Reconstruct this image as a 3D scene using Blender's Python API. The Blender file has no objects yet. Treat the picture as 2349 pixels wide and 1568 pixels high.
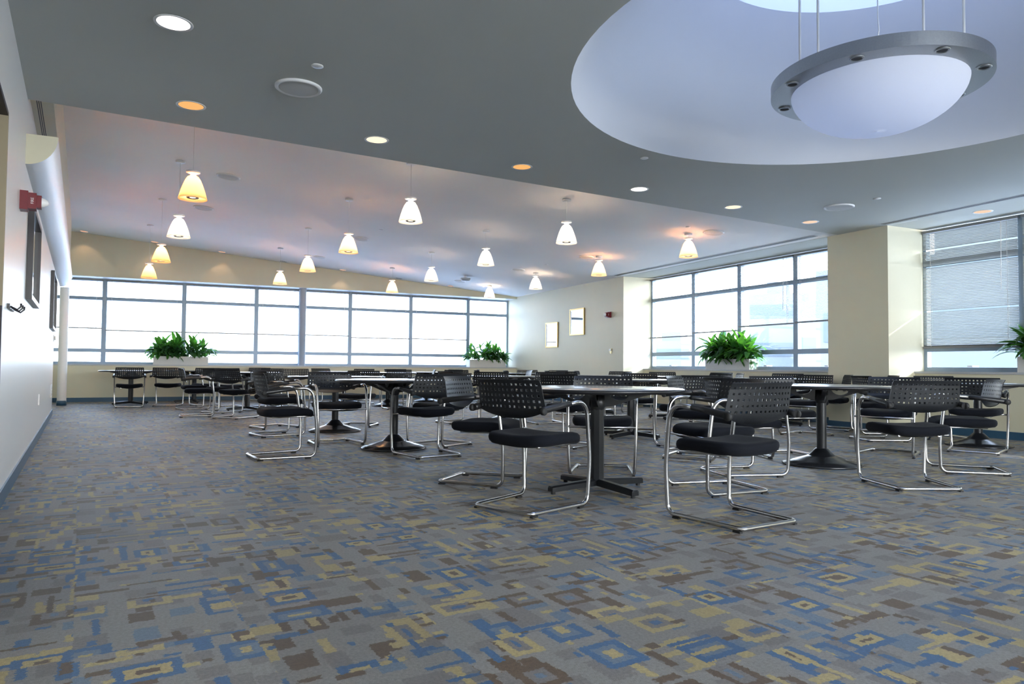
import bpy, bmesh, math, random
from mathutils import Vector, Matrix
random.seed(7)
PI = math.pi
sc = bpy.context.scene
COL = sc.collection

# ------------------------------------------------------------------ camera
def cam_axes(yaw, pitch, roll):
    f = Vector((math.sin(yaw)*math.cos(pitch), math.cos(yaw)*math.cos(pitch), math.sin(pitch)))
    r = Vector((math.cos(yaw), -math.sin(yaw), 0))
    u = r.cross(f)
    return r*math.cos(roll)+u*math.sin(roll), -r*math.sin(roll)+u*math.cos(roll), f
r_, u_, f_ = cam_axes(0.4467, 0.0348, 0.0082)
cd = bpy.data.cameras.new('camera'); cam = bpy.data.objects.new('camera', cd); COL.objects.link(cam)
cam.matrix_world = Matrix(((r_.x, u_.x, -f_.x, 0), (r_.y, u_.y, -f_.y, 0), (r_.z, u_.z, -f_.z, 0.875), (0, 0, 0, 1)))
cd.sensor_width = 36; cd.sensor_fit = 'HORIZONTAL'; cd.lens = 1633.2*36/2349
cd.clip_start = 0.05; cd.clip_end = 500
cd.dof.use_dof = True; cd.dof.focus_distance = 5.2; cd.dof.aperture_fstop = 8.0
sc.camera = cam

# ------------------------------------------------------------------ world, sun, exposure
EXPOSURE = 2.6
sc.view_settings.view_transform = 'Standard'; sc.view_settings.look = 'None'
sc.view_settings.gamma = 1; sc.view_settings.use_curve_mapping = False
sc.view_settings.exposure = EXPOSURE
w = bpy.data.worlds.new('sky'); sc.world = w; w.use_nodes = True
nt = w.node_tree; nt.nodes.clear()
tc = nt.nodes.new('ShaderNodeTexCoord'); sp = nt.nodes.new('ShaderNodeSeparateXYZ')
cr = nt.nodes.new('ShaderNodeValToRGB'); bg = nt.nodes.new('ShaderNodeBackground'); ow = nt.nodes.new('ShaderNodeOutputWorld')
nt.links.new(tc.outputs['Generated'], sp.inputs[0]); nt.links.new(sp.outputs['Z'], cr.inputs[0])
cr.color_ramp.elements[0].position = 0.0; cr.color_ramp.elements[0].color = (1.0, 0.985, 0.96, 1)
cr.color_ramp.elements[1].position = 0.9; cr.color_ramp.elements[1].color = (0.20, 0.32, 0.62, 1)
e = cr.color_ramp.elements.new(0.3); e.color = (0.86, 0.92, 1.0, 1)
bg.inputs['Strength'].default_value = 5.0
dt = nt.nodes.new('ShaderNodeVectorMath'); dt.operation = 'DOT_PRODUCT'; dt.inputs[1].default_value = (0.55, -0.83, 0)
mr_ = nt.nodes.new('ShaderNodeMapRange'); mr_.inputs[1].default_value = -1; mr_.inputs[2].default_value = 1; mr_.inputs[3].default_value = 0.62; mr_.inputs[4].default_value = 1.35
nt.links.new(tc.outputs['Generated'], dt.inputs[0]); nt.links.new(dt.outputs['Value'], mr_.inputs[0])
ms_ = nt.nodes.new('ShaderNodeMath'); ms_.operation = 'MULTIPLY'; ms_.inputs[1].default_value = 5.0
nt.links.new(mr_.outputs[0], ms_.inputs[0]); nt.links.new(ms_.outputs[0], bg.inputs['Strength'])
nt.links.new(cr.outputs[0], bg.inputs[0]); nt.links.new(bg.outputs[0], ow.inputs[0])
sd = bpy.data.lights.new('sun', 'SUN'); sd.energy = 1.6; sd.angle = math.radians(0.6); sd.color = (1.0, 0.95, 0.86)
sun = bpy.data.objects.new('sun', sd); COL.objects.link(sun)
sun.rotation_euler = Vector((-1.0, 0.62, -0.49)).to_track_quat('-Z', 'Y').to_euler()
sun.location = (30, -15, 20)
def portal(name, loc, rot, sx, sy):
    l = bpy.data.lights.new(name, 'AREA'); l.shape = 'RECTANGLE'; l.size = sx; l.size_y = sy
    l.cycles.is_portal = True
    o = bpy.data.objects.new(name, l); COL.objects.link(o); o.location = loc; o.rotation_euler = rot
YN = -5.0
XW, XK, XG, YB, YH = 9.109, 9.663, 9.915, 19.348, 18.723
ZC, ZS, ZT = 2.92, 0.857, 2.90
SL = 0.0835
def zup(x): return ZC+SL*(XW-x)
portal('daylight_portal', (3.3, YB+0.06, 1.88), (-PI/2, 0, 0), 11.8, 2.0)
portal('daylight_portal', (XG+0.06, 10.5, 1.88), (0, PI/2, 0), 2.0, 5.6)
portal('daylight_portal', (5.0, YN-0.15, 1.88), (PI/2, 0, 0), 6.8, 2.0)
portal('daylight_portal', (XG+0.06, 4.0, 1.88), (0, PI/2, 0), 2.0, 5.6)
LA = -0.0971
def lwall(y): return -0.4066+math.tan(LA)*y       # left wall plane, X at Y

# ------------------------------------------------------------------ materials
def nodes(name):
    m = bpy.data.materials.new(name); m.use_nodes = True
    return m, m.node_tree, m.node_tree.nodes['Principled BSDF']
def mat(name, col, rough=0.5, metal=0.0, spec=0.5, noise=0.06, scale=30, bump=0.0, sheen=0.0, emit=None, estr=0.0, coat=0.0):
    m, t, p = nodes(name)
    p.inputs['Roughness'].default_value = rough; p.inputs['Metallic'].default_value = metal
    p.inputs['Specular IOR Level'].default_value = spec
    p.inputs['Sheen Weight'].default_value = sheen; p.inputs['Coat Weight'].default_value = coat
    n = t.nodes.new('ShaderNodeTexNoise'); n.inputs['Scale'].default_value = scale; n.inputs['Detail'].default_value = 3
    c = t.nodes.new('ShaderNodeTexCoord'); t.links.new(c.outputs['Object'], n.inputs['Vector'])
    mr = t.nodes.new('ShaderNodeMapRange'); mr.inputs[3].default_value = 1-noise; mr.inputs[4].default_value = 1+noise
    t.links.new(n.outputs['Fac'], mr.inputs[0])
    mx = t.nodes.new('ShaderNodeMix'); mx.data_type = 'RGBA'; mx.blend_type = 'MULTIPLY'; mx.inputs[0].default_value = 1
    mx.inputs[6].default_value = (*col, 1); t.links.new(mr.outputs[0], mx.inputs[7])
    t.links.new(mx.outputs[2], p.inputs['Base Color'])
    if bump:
        b = t.nodes.new('ShaderNodeBump'); b.inputs['Strength'].default_value = bump; b.inputs['Distance'].default_value = 0.01
        t.links.new(n.outputs['Fac'], b.inputs['Height']); t.links.new(b.outputs[0], p.inputs['Normal'])
    if emit:
        p.inputs['Emission Color'].default_value = (*emit, 1); p.inputs['Emission Strength'].default_value = estr
    return m
M = {}
M['wall'] = mat('cream_paint', (0.64, 0.60, 0.445), 0.5, spec=0.35, noise=0.02, scale=6)
M['lwall'] = mat('pale_paint', (0.72, 0.72, 0.70), 0.33, spec=0.50, noise=0.02, scale=3)
M['ceil_up'] = mat('ceiling_paint_lit', (0.87, 0.87, 0.86), 0.7, spec=0.2, noise=0.03, scale=1.2)  # same paint as the lower ceiling, its brighter light put into the colour
M['ceil'] = mat('ceiling_paint_shaded', (0.55, 0.565, 0.53), 0.7, spec=0.2, noise=0.03, scale=1.2)  # same ceiling paint, darkened and greyed for the low light there
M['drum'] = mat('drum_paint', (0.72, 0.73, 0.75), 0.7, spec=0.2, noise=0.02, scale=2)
M['brown'] = mat('olive_paint', (0.30, 0.25, 0.16), 0.6, noise=0.03)
M['dark'] = mat('dark_door', (0.02, 0.012, 0.02), 0.5)
M['base'] = mat('blue_vinyl', (0.028, 0.085, 0.15), 0.35, noise=0.05)
M['alu'] = mat('window_aluminium', (0.26, 0.33, 0.40), 0.42, metal=0.2, noise=0.03)
M['sill'] = mat('grey_sill', (0.42, 0.43, 0.44), 0.35, noise=0.04)
M['colpaint'] = mat('column_paint', (0.30, 0.35, 0.42), 0.5, noise=0.03)
M['white'] = mat('white_enamel', (0.80, 0.80, 0.79), 0.4, noise=0.02)
M['speaker'] = mat('speaker_mesh', (0.62, 0.62, 0.60), 0.7, noise=0.10, scale=300)
M['plastic'] = mat('black_plastic', (0.012, 0.0135, 0.016), 0.38, spec=0.40, noise=0.08, scale=400)
M['sleeve'] = mat('black_armrest_plastic', (0.014, 0.014, 0.015), 0.38, noise=0.05)
M['fabric'] = mat('black_seat_fabric', (0.0045, 0.0055, 0.009), 0.9, spec=0.18, noise=0.25, scale=500, bump=0.15, sheen=0.02)
M['chrome'] = mat('satin_chrome', (0.62, 0.61, 0.60), 0.22, metal=1.0, noise=0.03)
M['glide'] = mat('black_rubber', (0.012, 0.012, 0.012), 0.7)
M['laminate'] = mat('grey_laminate', (0.40, 0.40, 0.39), 0.18, spec=0.6, noise=0.08, scale=120)
M['edge'] = mat('black_edge_band', (0.012, 0.012, 0.014), 0.30)
M['iron'] = mat('black_powder_coat', (0.010, 0.011, 0.013), 0.30, spec=0.5, noise=0.05)
M['cast'] = mat('black_gloss_casting', (0.018, 0.019, 0.022), 0.20, spec=0.7, noise=0.05)
M['steel'] = mat('brushed_steel', (0.36, 0.375, 0.375), 0.38, metal=1.0, noise=0.10, scale=90)
M['red'] = mat('red_enamel', (0.15, 0.006, 0.014), 0.3)
M['clear'] = mat('strobe_lens', (0.85, 0.85, 0.85), 0.1)
M['gold'] = mat('gold_frame', (0.42, 0.28, 0.10), 0.3, metal=0.8)
M['silver'] = mat('silver_liner', (0.45, 0.46, 0.48), 0.3, metal=0.6)
M['blackframe'] = mat('black_frame', (0.012, 0.010, 0.014), 0.3)
M['print'] = mat('pale_print', (0.72, 0.73, 0.74), 0.04, spec=1.0, noise=0.1, scale=8, coat=1.0)
M['mirror'] = mat('mirror_glass', (0.85, 0.87, 0.88), 0.02, metal=1.0, noise=0.0)
M['slat'] = mat('blind_slat', (0.36, 0.38, 0.37), 0.4, noise=0.02)
M['rail'] = mat('blind_rail', (0.22, 0.22, 0.22), 0.4)
M['cordw'] = mat('blind_cord', (0.75, 0.75, 0.73), 0.6)
M['box'] = mat('planter_laminate', (0.60, 0.59, 0.57), 0.5, noise=0.05)
M['soil'] = mat('potting_soil', (0.03, 0.02, 0.012), 0.9, noise=0.4, bump=0.5)
M['stem'] = mat('green_stem', (0.10, 0.20, 0.05), 0.5)
M['deck'] = mat('exterior_concrete', (0.60, 0.60, 0.58), 0.9, noise=0.05)
M['bldg'] = mat('pale_facade', (0.135, 0.155, 0.172), 0.8, noise=0.08, scale=0.5)
M['bldgw'] = mat('facade_glass', (0.090, 0.112, 0.130), 0.5, spec=0.2)
M['slot'] = mat('slot_black', (0.02, 0.02, 0.02), 0.6)
M['brass'] = mat('brass_plate', (0.45, 0.36, 0.18), 0.35, metal=0.5)
def emat(name, col, s):
    m = bpy.data.materials.new(name); m.use_nodes = True; t = m.node_tree; t.nodes.clear()
    e = t.nodes.new('ShaderNodeEmission'); e.inputs[0].default_value = (*col, 1); e.inputs[1].default_value = s
    o = t.nodes.new('ShaderNodeOutputMaterial'); t.links.new(e.outputs[0], o.inputs[0]); return m
M['dl_white'] = emat('downlight_white', (1.0, 0.93, 0.88), 0.45)
M['dl_warm'] = emat('downlight_warm', (1.0, 0.80, 0.58), 0.22)
M['dl_orange'] = emat('downlight_orange', (1.0, 0.52, 0.18), 0.16)
M['dl_pink'] = emat('downlight_pink', (1.0, 0.72, 0.52), 0.16)
M['dl_dim'] = emat('downlight_dim', (1.0, 0.55, 0.36), 0.14)
M['bulb'] = emat('lamp_bulb', (1.0, 0.80, 0.55), 0.5)
def glass(name, tint, gl):
    m = bpy.data.materials.new(name); m.use_nodes = True; t = m.node_tree; t.nodes.clear()
    tr = t.nodes.new('ShaderNodeBsdfTransparent'); tr.inputs[0].default_value = (*tint, 1)
    g = t.nodes.new('ShaderNodeBsdfGlossy'); g.inputs['Roughness'].default_value = 0.02
    mx = t.nodes.new('ShaderNodeMixShader'); mx.inputs[0].default_value = gl
    o = t.nodes.new('ShaderNodeOutputMaterial')
    t.links.new(tr.outputs[0], mx.inputs[1]); t.links.new(g.outputs[0], mx.inputs[2]); t.links.new(mx.outputs[0], o.inputs[0]); return m
M['glass'] = glass('window_glass', (0.94, 0.97, 0.98), 0.05)  # for the added fill windows behind the camera
M['glass_back'] = glass('tinted_glass_back', (0.37, 0.44, 0.53), 0.05)
M['glass_side'] = glass('tinted_glass_side', (0.47, 0.51, 0.55), 0.05)
def diffuser(name, col):
    m = bpy.data.materials.new(name); m.use_nodes = True; t = m.node_tree; t.nodes.clear()
    tl = t.nodes.new('ShaderNodeBsdfTranslucent'); tl.inputs[0].default_value = (*col, 1)
    o = t.nodes.new('ShaderNodeOutputMaterial'); t.links.new(tl.outputs[0], o.inputs[0]); return m
M['acrylic'] = diffuser('skylight_acrylic', (0.115, 0.132, 0.168))
def shade_mat(name, col, em, estr):
    m = bpy.data.materials.new(name); m.use_nodes = True; t = m.node_tree; t.nodes.clear()
    d = t.nodes.new('ShaderNodeBsdfDiffuse'); d.inputs[0].default_value = (*col, 1)
    tl = t.nodes.new('ShaderNodeBsdfTranslucent'); tl.inputs[0].default_value = (*col, 1)
    mx = t.nodes.new('ShaderNodeMixShader'); mx.inputs[0].default_value = 0.6
    e = t.nodes.new('ShaderNodeEmission'); e.inputs[0].default_value = (*em, 1); e.inputs[1].default_value = estr
    ad = t.nodes.new('ShaderNodeAddShader'); o = t.nodes.new('ShaderNodeOutputMaterial')
    t.links.new(d.outputs[0], mx.inputs[1]); t.links.new(tl.outputs[0], mx.inputs[2])
    t.links.new(mx.outputs[0], ad.inputs[0]); t.links.new(e.outputs[0], ad.inputs[1]); t.links.new(ad.outputs[0], o.inputs[0]); return m
M['shade_white'] = shade_mat('opal_shade_white', (0.86, 0.82, 0.76), (1.0, 0.86, 0.70), 0.05)
M['shade_warm'] = shade_mat('opal_shade_warm', (0.90, 0.74, 0.56), (1.0, 0.62, 0.30), 0.06)
M['shade_orange'] = shade_mat('opal_shade_amber', (0.92, 0.66, 0.44), (1.0, 0.50, 0.16), 0.07)
M['bowl'] = shade_mat('opal_bowl', (0.86, 0.85, 0.84), (0.80, 0.86, 1.0), 0.0)
def leaf_mat(name, col, tcol):
    m, t, p = nodes(name)
    p.inputs['Base Color'].default_value = (*col, 1); p.inputs['Roughness'].default_value = 0.30
    n = t.nodes.new('ShaderNodeTexNoise'); n.inputs['Scale'].default_value = 14
    c = t.nodes.new('ShaderNodeTexCoord'); t.links.new(c.outputs['Object'], n.inputs['Vector'])
    mx0 = t.nodes.new('ShaderNodeMix'); mx0.data_type = 'RGBA'; t.links.new(n.outputs['Fac'], mx0.inputs[0])
    mx0.inputs[6].default_value = (*[v*0.6 for v in col], 1); mx0.inputs[7].default_value = (*[v*1.5 for v in col], 1)
    t.links.new(mx0.outputs[2], p.inputs['Base Color'])
    tl = t.nodes.new('ShaderNodeBsdfTranslucent'); tl.inputs[0].default_value = (*tcol, 1)
    mx = t.nodes.new('ShaderNodeMixShader'); mx.inputs[0].default_value = 0.38
    t.links.new(p.outputs[0], mx.inputs[1]); t.links.new(tl.outputs[0], mx.inputs[2])
    t.links.new(mx.outputs[0], t.nodes['Material Output'].inputs[0]); return m
M['leaf'] = leaf_mat('glossy_leaf', (0.028, 0.080, 0.034), (0.13, 0.42, 0.03))

def carpet():
    m, t, p = nodes('patterned_carpet')
    N = t.nodes.new; L = t.links.new
    def math_(op, a, b=None):
        n = N('ShaderNodeMath'); n.operation = op
        for i, v in enumerate((a, b)):
            if v is None: continue
            if isinstance(v, (int, float)): n.inputs[i].default_value = v
            else: L(v, n.inputs[i])
        return n.outputs[0]
    tc = N('ShaderNodeTexCoord'); mp = N('ShaderNodeMapping'); mp.inputs['Rotation'].default_value = (0, 0, LA)
    L(tc.outputs['Object'], mp.inputs['Vector']); s = N('ShaderNodeSeparateXYZ'); L(mp.outputs[0], s.inputs[0])
    X0, Y0 = s.outputs['X'], s.outputs['Y']
    nw = N('ShaderNodeTexNoise'); nw.inputs['Scale'].default_value = 60; L(tc.outputs['Object'], nw.inputs['Vector'])
    nw.inputs['Detail'].default_value = 6; nw.inputs['Scale'].default_value = 75
    wob = math_('MULTIPLY', math_('SUBTRACT', nw.outputs['Fac'], 0.5), 0.030)
    X0 = math_('ADD', X0, wob); Y0 = math_('ADD', Y0, wob)
    # quarter-turned carpet tiles, 0.5 m
    par = math_('FLOORED_MODULO', math_('ADD', math_('FLOOR', math_('DIVIDE', X0, 0.5)), math_('FLOOR', math_('DIVIDE', Y0, 0.5))), 2.0)
    def mixv(f, a, b):
        return math_('ADD', math_('MULTIPLY', a, math_('SUBTRACT', 1.0, f)), math_('MULTIPLY', b, f))
    X = mixv(par, X0, Y0); Y = mixv(par, Y0, X0)
    X = math_('MULTIPLY', X, 1.18); Y = math_('MULTIPLY', Y, 1.18)
    base = N('ShaderNodeRGB'); base.outputs[0].default_value = (0.140, 0.131, 0.119, 1)
    cur = base.outputs[0]
    BLUE, TAN, BROWN, GREY, STEEL = (0.028, 0.070, 0.140), (0.245, 0.190, 0.085), (0.070, 0.044, 0.025), (0.112, 0.101, 0.093), (0.080, 0.107, 0.140)
    def layer(cur, sx, sy, ox, oy, seed, jit, amin, amax, bmin, bmax, frame, prob, cols):
        fx0 = math_('ADD', math_('DIVIDE', X, sx), ox); fy0 = math_('ADD', math_('DIVIDE', Y, sy), oy)
        cx = math_('FLOOR', fx0); cy = math_('FLOOR', fy0)
        cb = N('ShaderNodeCombineXYZ'); L(cx, cb.inputs[0]); L(cy, cb.inputs[1]); cb.inputs[2].default_value = seed
        wn = N('ShaderNodeTexWhiteNoise'); wn.noise_dimensions = '3D'; L(cb.outputs[0], wn.inputs['Vector'])
        sr = N('ShaderNodeSeparateColor'); L(wn.outputs['Color'], sr.inputs[0])
        r1, r2, r3, r4 = sr.outputs[0], sr.outputs[1], sr.outputs[2], wn.outputs['Value']
        px = math_('MULTIPLY', math_('SUBTRACT', math_('SUBTRACT', math_('SUBTRACT', fx0, cx), 0.5), math_('MULTIPLY', math_('SUBTRACT', r1, 0.5), jit)), sx)
        py = math_('MULTIPLY', math_('SUBTRACT', math_('SUBTRACT', math_('SUBTRACT', fy0, cy), 0.5), math_('MULTIPLY', math_('SUBTRACT', r2, 0.5), jit)), sy)
        a = math_('ADD', math_('MULTIPLY', r3, amax-amin), amin); b = math_('ADD', math_('MULTIPLY', r1, bmax-bmin), bmin)
        d = math_('MAXIMUM', math_('SUBTRACT', math_('ABSOLUTE', px), a), math_('SUBTRACT', math_('ABSOLUTE', py), b))
        k = math_('LESS_THAN', d, 0.0)
        if frame: k = math_('MULTIPLY', k, math_('GREATER_THAN', d, -frame))
        r5 = math_('FRACT', math_('MULTIPLY', r4, 7.31))
        k = math_('MULTIPLY', k, math_('LESS_THAN', r4, prob))
        rp = N('ShaderNodeValToRGB'); rp.color_ramp.interpolation = 'CONSTANT'
        el = rp.color_ramp.elements
        for i, c in enumerate(cols):
            q = el[i] if i < 2 else el.new(i/len(cols))
            q.position = i/len(cols); q.color = (*c, 1)
        L(r5, rp.inputs[0])
        mx = N('ShaderNodeMix'); mx.data_type = 'RGBA'; L(math_('MULTIPLY', k, 1.0), mx.inputs[0]); L(cur, mx.inputs[6]); L(rp.outputs[0], mx.inputs[7])
        return mx.outputs[2]
    cur = layer(cur, 0.19, 0.15, 0.3, 0.1, 1.5, 0.6, 0.04, 0.10, 0.03, 0.07, 0, 0.85, [GREY, STEEL, TAN, GREY, BROWN, GREY])
    cur = layer(cur, 0.36, 0.12, 0.1, 0.6, 3.5, 0.5, 0.05, 0.15, 0.014, 0.030, 0, 0.40, [TAN, BLUE, BROWN])
    cur = layer(cur, 0.14, 0.34, 0.4, 0.2, 4.5, 0.5, 0.014, 0.032, 0.05, 0.13, 0, 0.32, [BLUE, BROWN, TAN])
    cur = layer(cur, 0.30, 0.27, 0.7, 0.4, 2.5, 0.3, 0.075, 0.125, 0.065, 0.115, 0, 0.55, [BLUE, TAN, BLUE, BROWN])
    cur = layer(cur, 0.30, 0.27, 0.7, 0.4, 2.5, 0.3, 0.040, 0.090, 0.030, 0.080, 0, 0.55, [TAN, GREY, STEEL, GREY])
    cur = layer(cur, 0.30, 0.27, 0.7, 0.4, 2.5, 0.3, 0.012, 0.050, 0.008, 0.045, 0, 0.55, [BROWN, BLUE, TAN, STEEL])
    cur = layer(cur, 0.21, 0.18, 0.55, 0.35, 6.5, 0.6, 0.02, 0.065, 0.015, 0.05, 0, 0.34, [BLUE, TAN, BROWN, GREY])
    cur = layer(cur, 0.10, 0.16, 0.25, 0.75, 7.5, 0.6, 0.010, 0.035, 0.010, 0.03, 0, 0.30, [BROWN, BLUE, TAN])
    cur = layer(cur, 0.42, 0.13, 0.6, 0.15, 8.5, 0.5, 0.03, 0.13, 0.010, 0.022, 0, 0.30, [BROWN, TAN, BLUE])
    # ribs run the other way on every second tile
    rib = math_('SINE', math_('MULTIPLY', X, 900.0))
    wn2 = N('ShaderNodeTexNoise'); wn2.inputs['Scale'].default_value = 350; L(tc.outputs['Object'], wn2.inputs['Vector'])
    wn3 = N('ShaderNodeTexNoise'); wn3.inputs['Scale'].default_value = 90; wn3.inputs['Detail'].default_value = 4; L(tc.outputs['Object'], wn3.inputs['Vector'])
    br = math_('ADD', math_('ADD', 0.30, math_('MULTIPLY', wn2.outputs['Fac'], 0.55)), math_('ADD', math_('MULTIPLY', wn3.outputs['Fac'], 0.75), math_('MULTIPLY', rib, 0.07)))
    cbt = N('ShaderNodeCombineXYZ'); L(math_('FLOOR', math_('DIVIDE', X0, 0.5)), cbt.inputs[0]); L(math_('FLOOR', math_('DIVIDE', Y0, 0.5)), cbt.inputs[1])
    wt = N('ShaderNodeTexWhiteNoise'); L(cbt.outputs[0], wt.inputs['Vector'])
    br = math_('MULTIPLY', br, math_('ADD', 1.32, math_('MULTIPLY', wt.outputs['Value'], 0.40)))
    mx = N('ShaderNodeMix'); mx.data_type = 'RGBA'; mx.blend_type = 'MULTIPLY'; mx.inputs[0].default_value = 1
    L(cur, mx.inputs[6]); L(br, mx.inputs[7]); L(mx.outputs[2], p.inputs['Base Color'])
    p.inputs['Roughness'].default_value = 0.56; p.inputs['Specular IOR Level'].default_value = 0.38
    p.inputs['Sheen Weight'].default_value = 0.04; p.inputs['Sheen Roughness'].default_value = 0.35
    bp = N('ShaderNodeBump'); bp.inputs['Strength'].default_value = 0.4; bp.inputs['Distance'].default_value = 0.004
    L(wn2.outputs['Fac'], bp.inputs['Height']); L(bp.outputs[0], p.inputs['Normal'])
    return m
M['carpet'] = carpet()

# ------------------------------------------------------------------ mesh helpers
class MB:
    def __init__(s): s.v = []; s.f = []; s.sm = []
    def add(s, vs, fs, smooth=False):
        o = len(s.v); s.v += [tuple(v) for v in vs]; s.f += [tuple(i+o for i in f) for f in fs]; s.sm += [smooth]*len(fs)
        return s
    def box(s, c, d, M_=None):
        x, y, z = [k/2 for k in d]
        vs = [Vector((sx*x, sy*y, sz*z)) for sz in (-1, 1) for sy in (-1, 1) for sx in (-1, 1)]
        if M_ is not None: vs = [M_ @ v for v in vs]
        vs = [v+Vector(c) for v in vs]
        return s.add(vs, [(0, 2, 3, 1), (4, 5, 7, 6), (0, 1, 5, 4), (2, 6, 7, 3), (0, 4, 6, 2), (1, 3, 7, 5)])
    def span(s, a, b):
        return s.box([(p+q)/2 for p, q in zip(a, b)], [abs(q-p) for p, q in zip(a, b)])
    def quad(s, *vs): return s.add(vs, [tuple(range(len(vs)))])
    def tube(s, path, r, n=8, closed=False, caps=True):
        P = [Vector(p) for p in path]; k = len(P); rings = []
        rr = r if isinstance(r, (list, tuple)) else [r]*k
        prev = None; base = len(s.v); vs = []
        for i in range(k):
            if closed: t = (P[(i+1) % k]-P[i-1]).normalized()
            else: t = (P[min(i+1, k-1)]-P[max(i-1, 0)]).normalized()
            if prev is None:
                a = Vector((0, 0, 1)) if abs(t.z) < 0.9 else Vector((1, 0, 0))
                nrm = (a-t*a.dot(t)).normalized()
            else: nrm = (prev-t*prev.dot(t)).normalized()
            prev = nrm; b = t.cross(nrm)
            for j in range(n):
                an = 2*PI*j/n; vs.append(P[i]+(nrm*math.cos(an)+b*math.sin(an))*rr[i])
        fs = []
        for i in range(k if closed else k-1):
            for j in range(n):
                a0 = i*n+j; a1 = i*n+(j+1) % n; b0 = ((i+1) % k)*n+j; b1 = ((i+1) % k)*n+(j+1) % n
                fs.append((a0, a1, b1, b0))
        s.add(vs, fs, True)
        if caps and not closed:
            o = base
            s.f.append(tuple(o+j for j in reversed(range(n)))); s.sm.append(False)
            s.f.append(tuple(o+(k-1)*n+j for j in range(n))); s.sm.append(False)
        return s
    def lathe(s, prof, n=32, c=(0, 0, 0), close=False, smooth=True):
        vs = []; fs = []; k = len(prof)
        for (r, z) in prof:
            for j in range(n):
                a = 2*PI*j/n; vs.append((c[0]+r*math.cos(a), c[1]+r*math.sin(a), c[2]+z))
        for i in range(k if close else k-1):
            for j in range(n):
                i2 = (i+1) % k
                fs.append((i*n+j, i*n+(j+1) % n, i2*n+(j+1) % n, i2*n+j))
        return s.add(vs, fs, smooth)
    def disc(s, r, z, n=32, c=(0, 0, 0), up=True):
        vs = [(c[0]+r*math.cos(2*PI*j/n), c[1]+r*math.sin(2*PI*j/n), c[2]+z) for j in range(n)]
        f = tuple(range(n)) if up else tuple(reversed(range(n)))
        return s.add(vs, [f])
    def prism(s, poly, axis_a, axis_b, axis_n, o, t):
        """polygon given in (a, b) axes, extruded t along n, centred"""
        A, B, Nn, O = map(Vector, (axis_a, axis_b, axis_n, o)); n = len(poly)
        v = [O+A*p+B*q-Nn*t/2 for p, q in poly]+[O+A*p+B*q+Nn*t/2 for p, q in poly]
        f = [tuple(reversed(range(n))), tuple(range(n, 2*n))]+[(i, (i+1) % n, n+(i+1) % n, n+i) for i in range(n)]
        return s.add(v, f)
    def mesh(s, name, m):
        me = bpy.data.meshes.new(name); me.from_pydata(s.v, [], s.f); me.materials.append(m)
        me.polygons.foreach_set('use_smooth', s.sm)
        bm = bmesh.new(); bm.from_mesh(me); bmesh.ops.recalc_face_normals(bm, faces=bm.faces); bm.to_mesh(me); bm.free()
        me.update(); return me
    def build(s, name, m, parent=None, loc=None, rz=0):
        o = bpy.data.objects.new(name, s.mesh(name, m)); COL.objects.link(o)
        if parent: o.parent = parent
        if loc: o.location = loc
        if rz: o.rotation_euler = (0, 0, rz)
        return o
def tag(o, label, cat, group=None):
    o['label'] = label; o['category'] = cat
    if group: o['group'] = group
    return o
def thing(name, loc, label, cat, group=None, rz=0):
    o = bpy.data.objects.new(name, None); COL.objects.link(o); o.location = loc; o.rotation_euler = (0, 0, rz); o.empty_display_size = 0.1
    return tag(o, label, cat, group)
def struct(o): o['kind'] = 'structure'; return o
def children(o, cache={}):
    return [c for c in COL.objects if c.parent == o]
def copy_thing(root, kids, loc, rz, label):
    r = root.copy(); COL.objects.link(r); r.location = loc; r.rotation_euler = (0, 0, rz); r['label'] = label
    for c, gs in kids:
        d = c.copy(); COL.objects.link(d); d.parent = r
        for g in gs:
            h = g.copy(); COL.objects.link(h); h.parent = d
    return r
def tree(root):
    return [(c, children(c)) for c in children(root)]
def fillet(pts, rads, seg=6):
    P = [Vector(p) for p in pts]; out = [P[0]]
    for i in range(1, len(P)-1):
        r = rads[i] if isinstance(rads, (list, tuple)) else rads
        a = (P[i-1]-P[i]).normalized(); b = (P[i+1]-P[i]).normalized()
        th = a.angle(b)
        if r <= 0 or th > PI-0.01: out.append(P[i]); continue
        d = min(r/math.tan(th/2), (P[i-1]-P[i]).length*0.49, (P[i+1]-P[i]).length*0.49); r2 = d*math.tan(th/2)
        c = P[i]+(a+b).normalized()*(r2/math.sin(th/2))
        s0 = P[i]+a*d-c; s1 = P[i]+b*d-c; ang = s0.angle(s1)
        for k in range(seg+1):
            q = k/seg
            out.append(c+(s0*math.sin((1-q)*ang)+s1*math.sin(q*ang))/math.sin(ang))
    out.append(P[-1]); return out

# ------------------------------------------------------------------ room shell
def plane_obj(name, *vs, m): return struct(MB().quad(*vs).build(name, m))
def wallbox(name, a, b, m): return struct(MB().span(a, b).build(name, m))

struct(MB().span((-6, YN, -0.12), (10.2, 19.6, 0)).build('floor', M['carpet']))

# left wall, turned about 5.5 degrees, with a corridor opening near the camera
def lw(y, off=0.0): return (lwall(y)+off, y)
def lslab(name, y0, y1, z0, z1, m=None, t=0.14):
    a, b = lw(y0), lw(y1); nx, ny = math.cos(LA), -math.sin(LA)
    return MB().add([(a[0], a[1], z0), (b[0], b[1], z0), (b[0]-t*nx, b[1]-t*ny, z0), (a[0]-t*nx, a[1]-t*ny, z0),
                     (a[0], a[1], z1), (b[0], b[1], z1), (b[0]-t*nx, b[1]-t*ny, z1), (a[0]-t*nx, a[1]-t*ny, z1)],
                    [(0, 3, 2, 1), (4, 5, 6, 7), (0, 1, 5, 4), (1, 2, 6, 5), (2, 3, 7, 6), (3, 0, 4, 7)])
OPY = 5.08
lm_ = lslab('', OPY, 14.2, 0, 4.2)
k_ = lslab('', YN, OPY, 2.36, 4.2); lm_.add(k_.v, k_.f)
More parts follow.
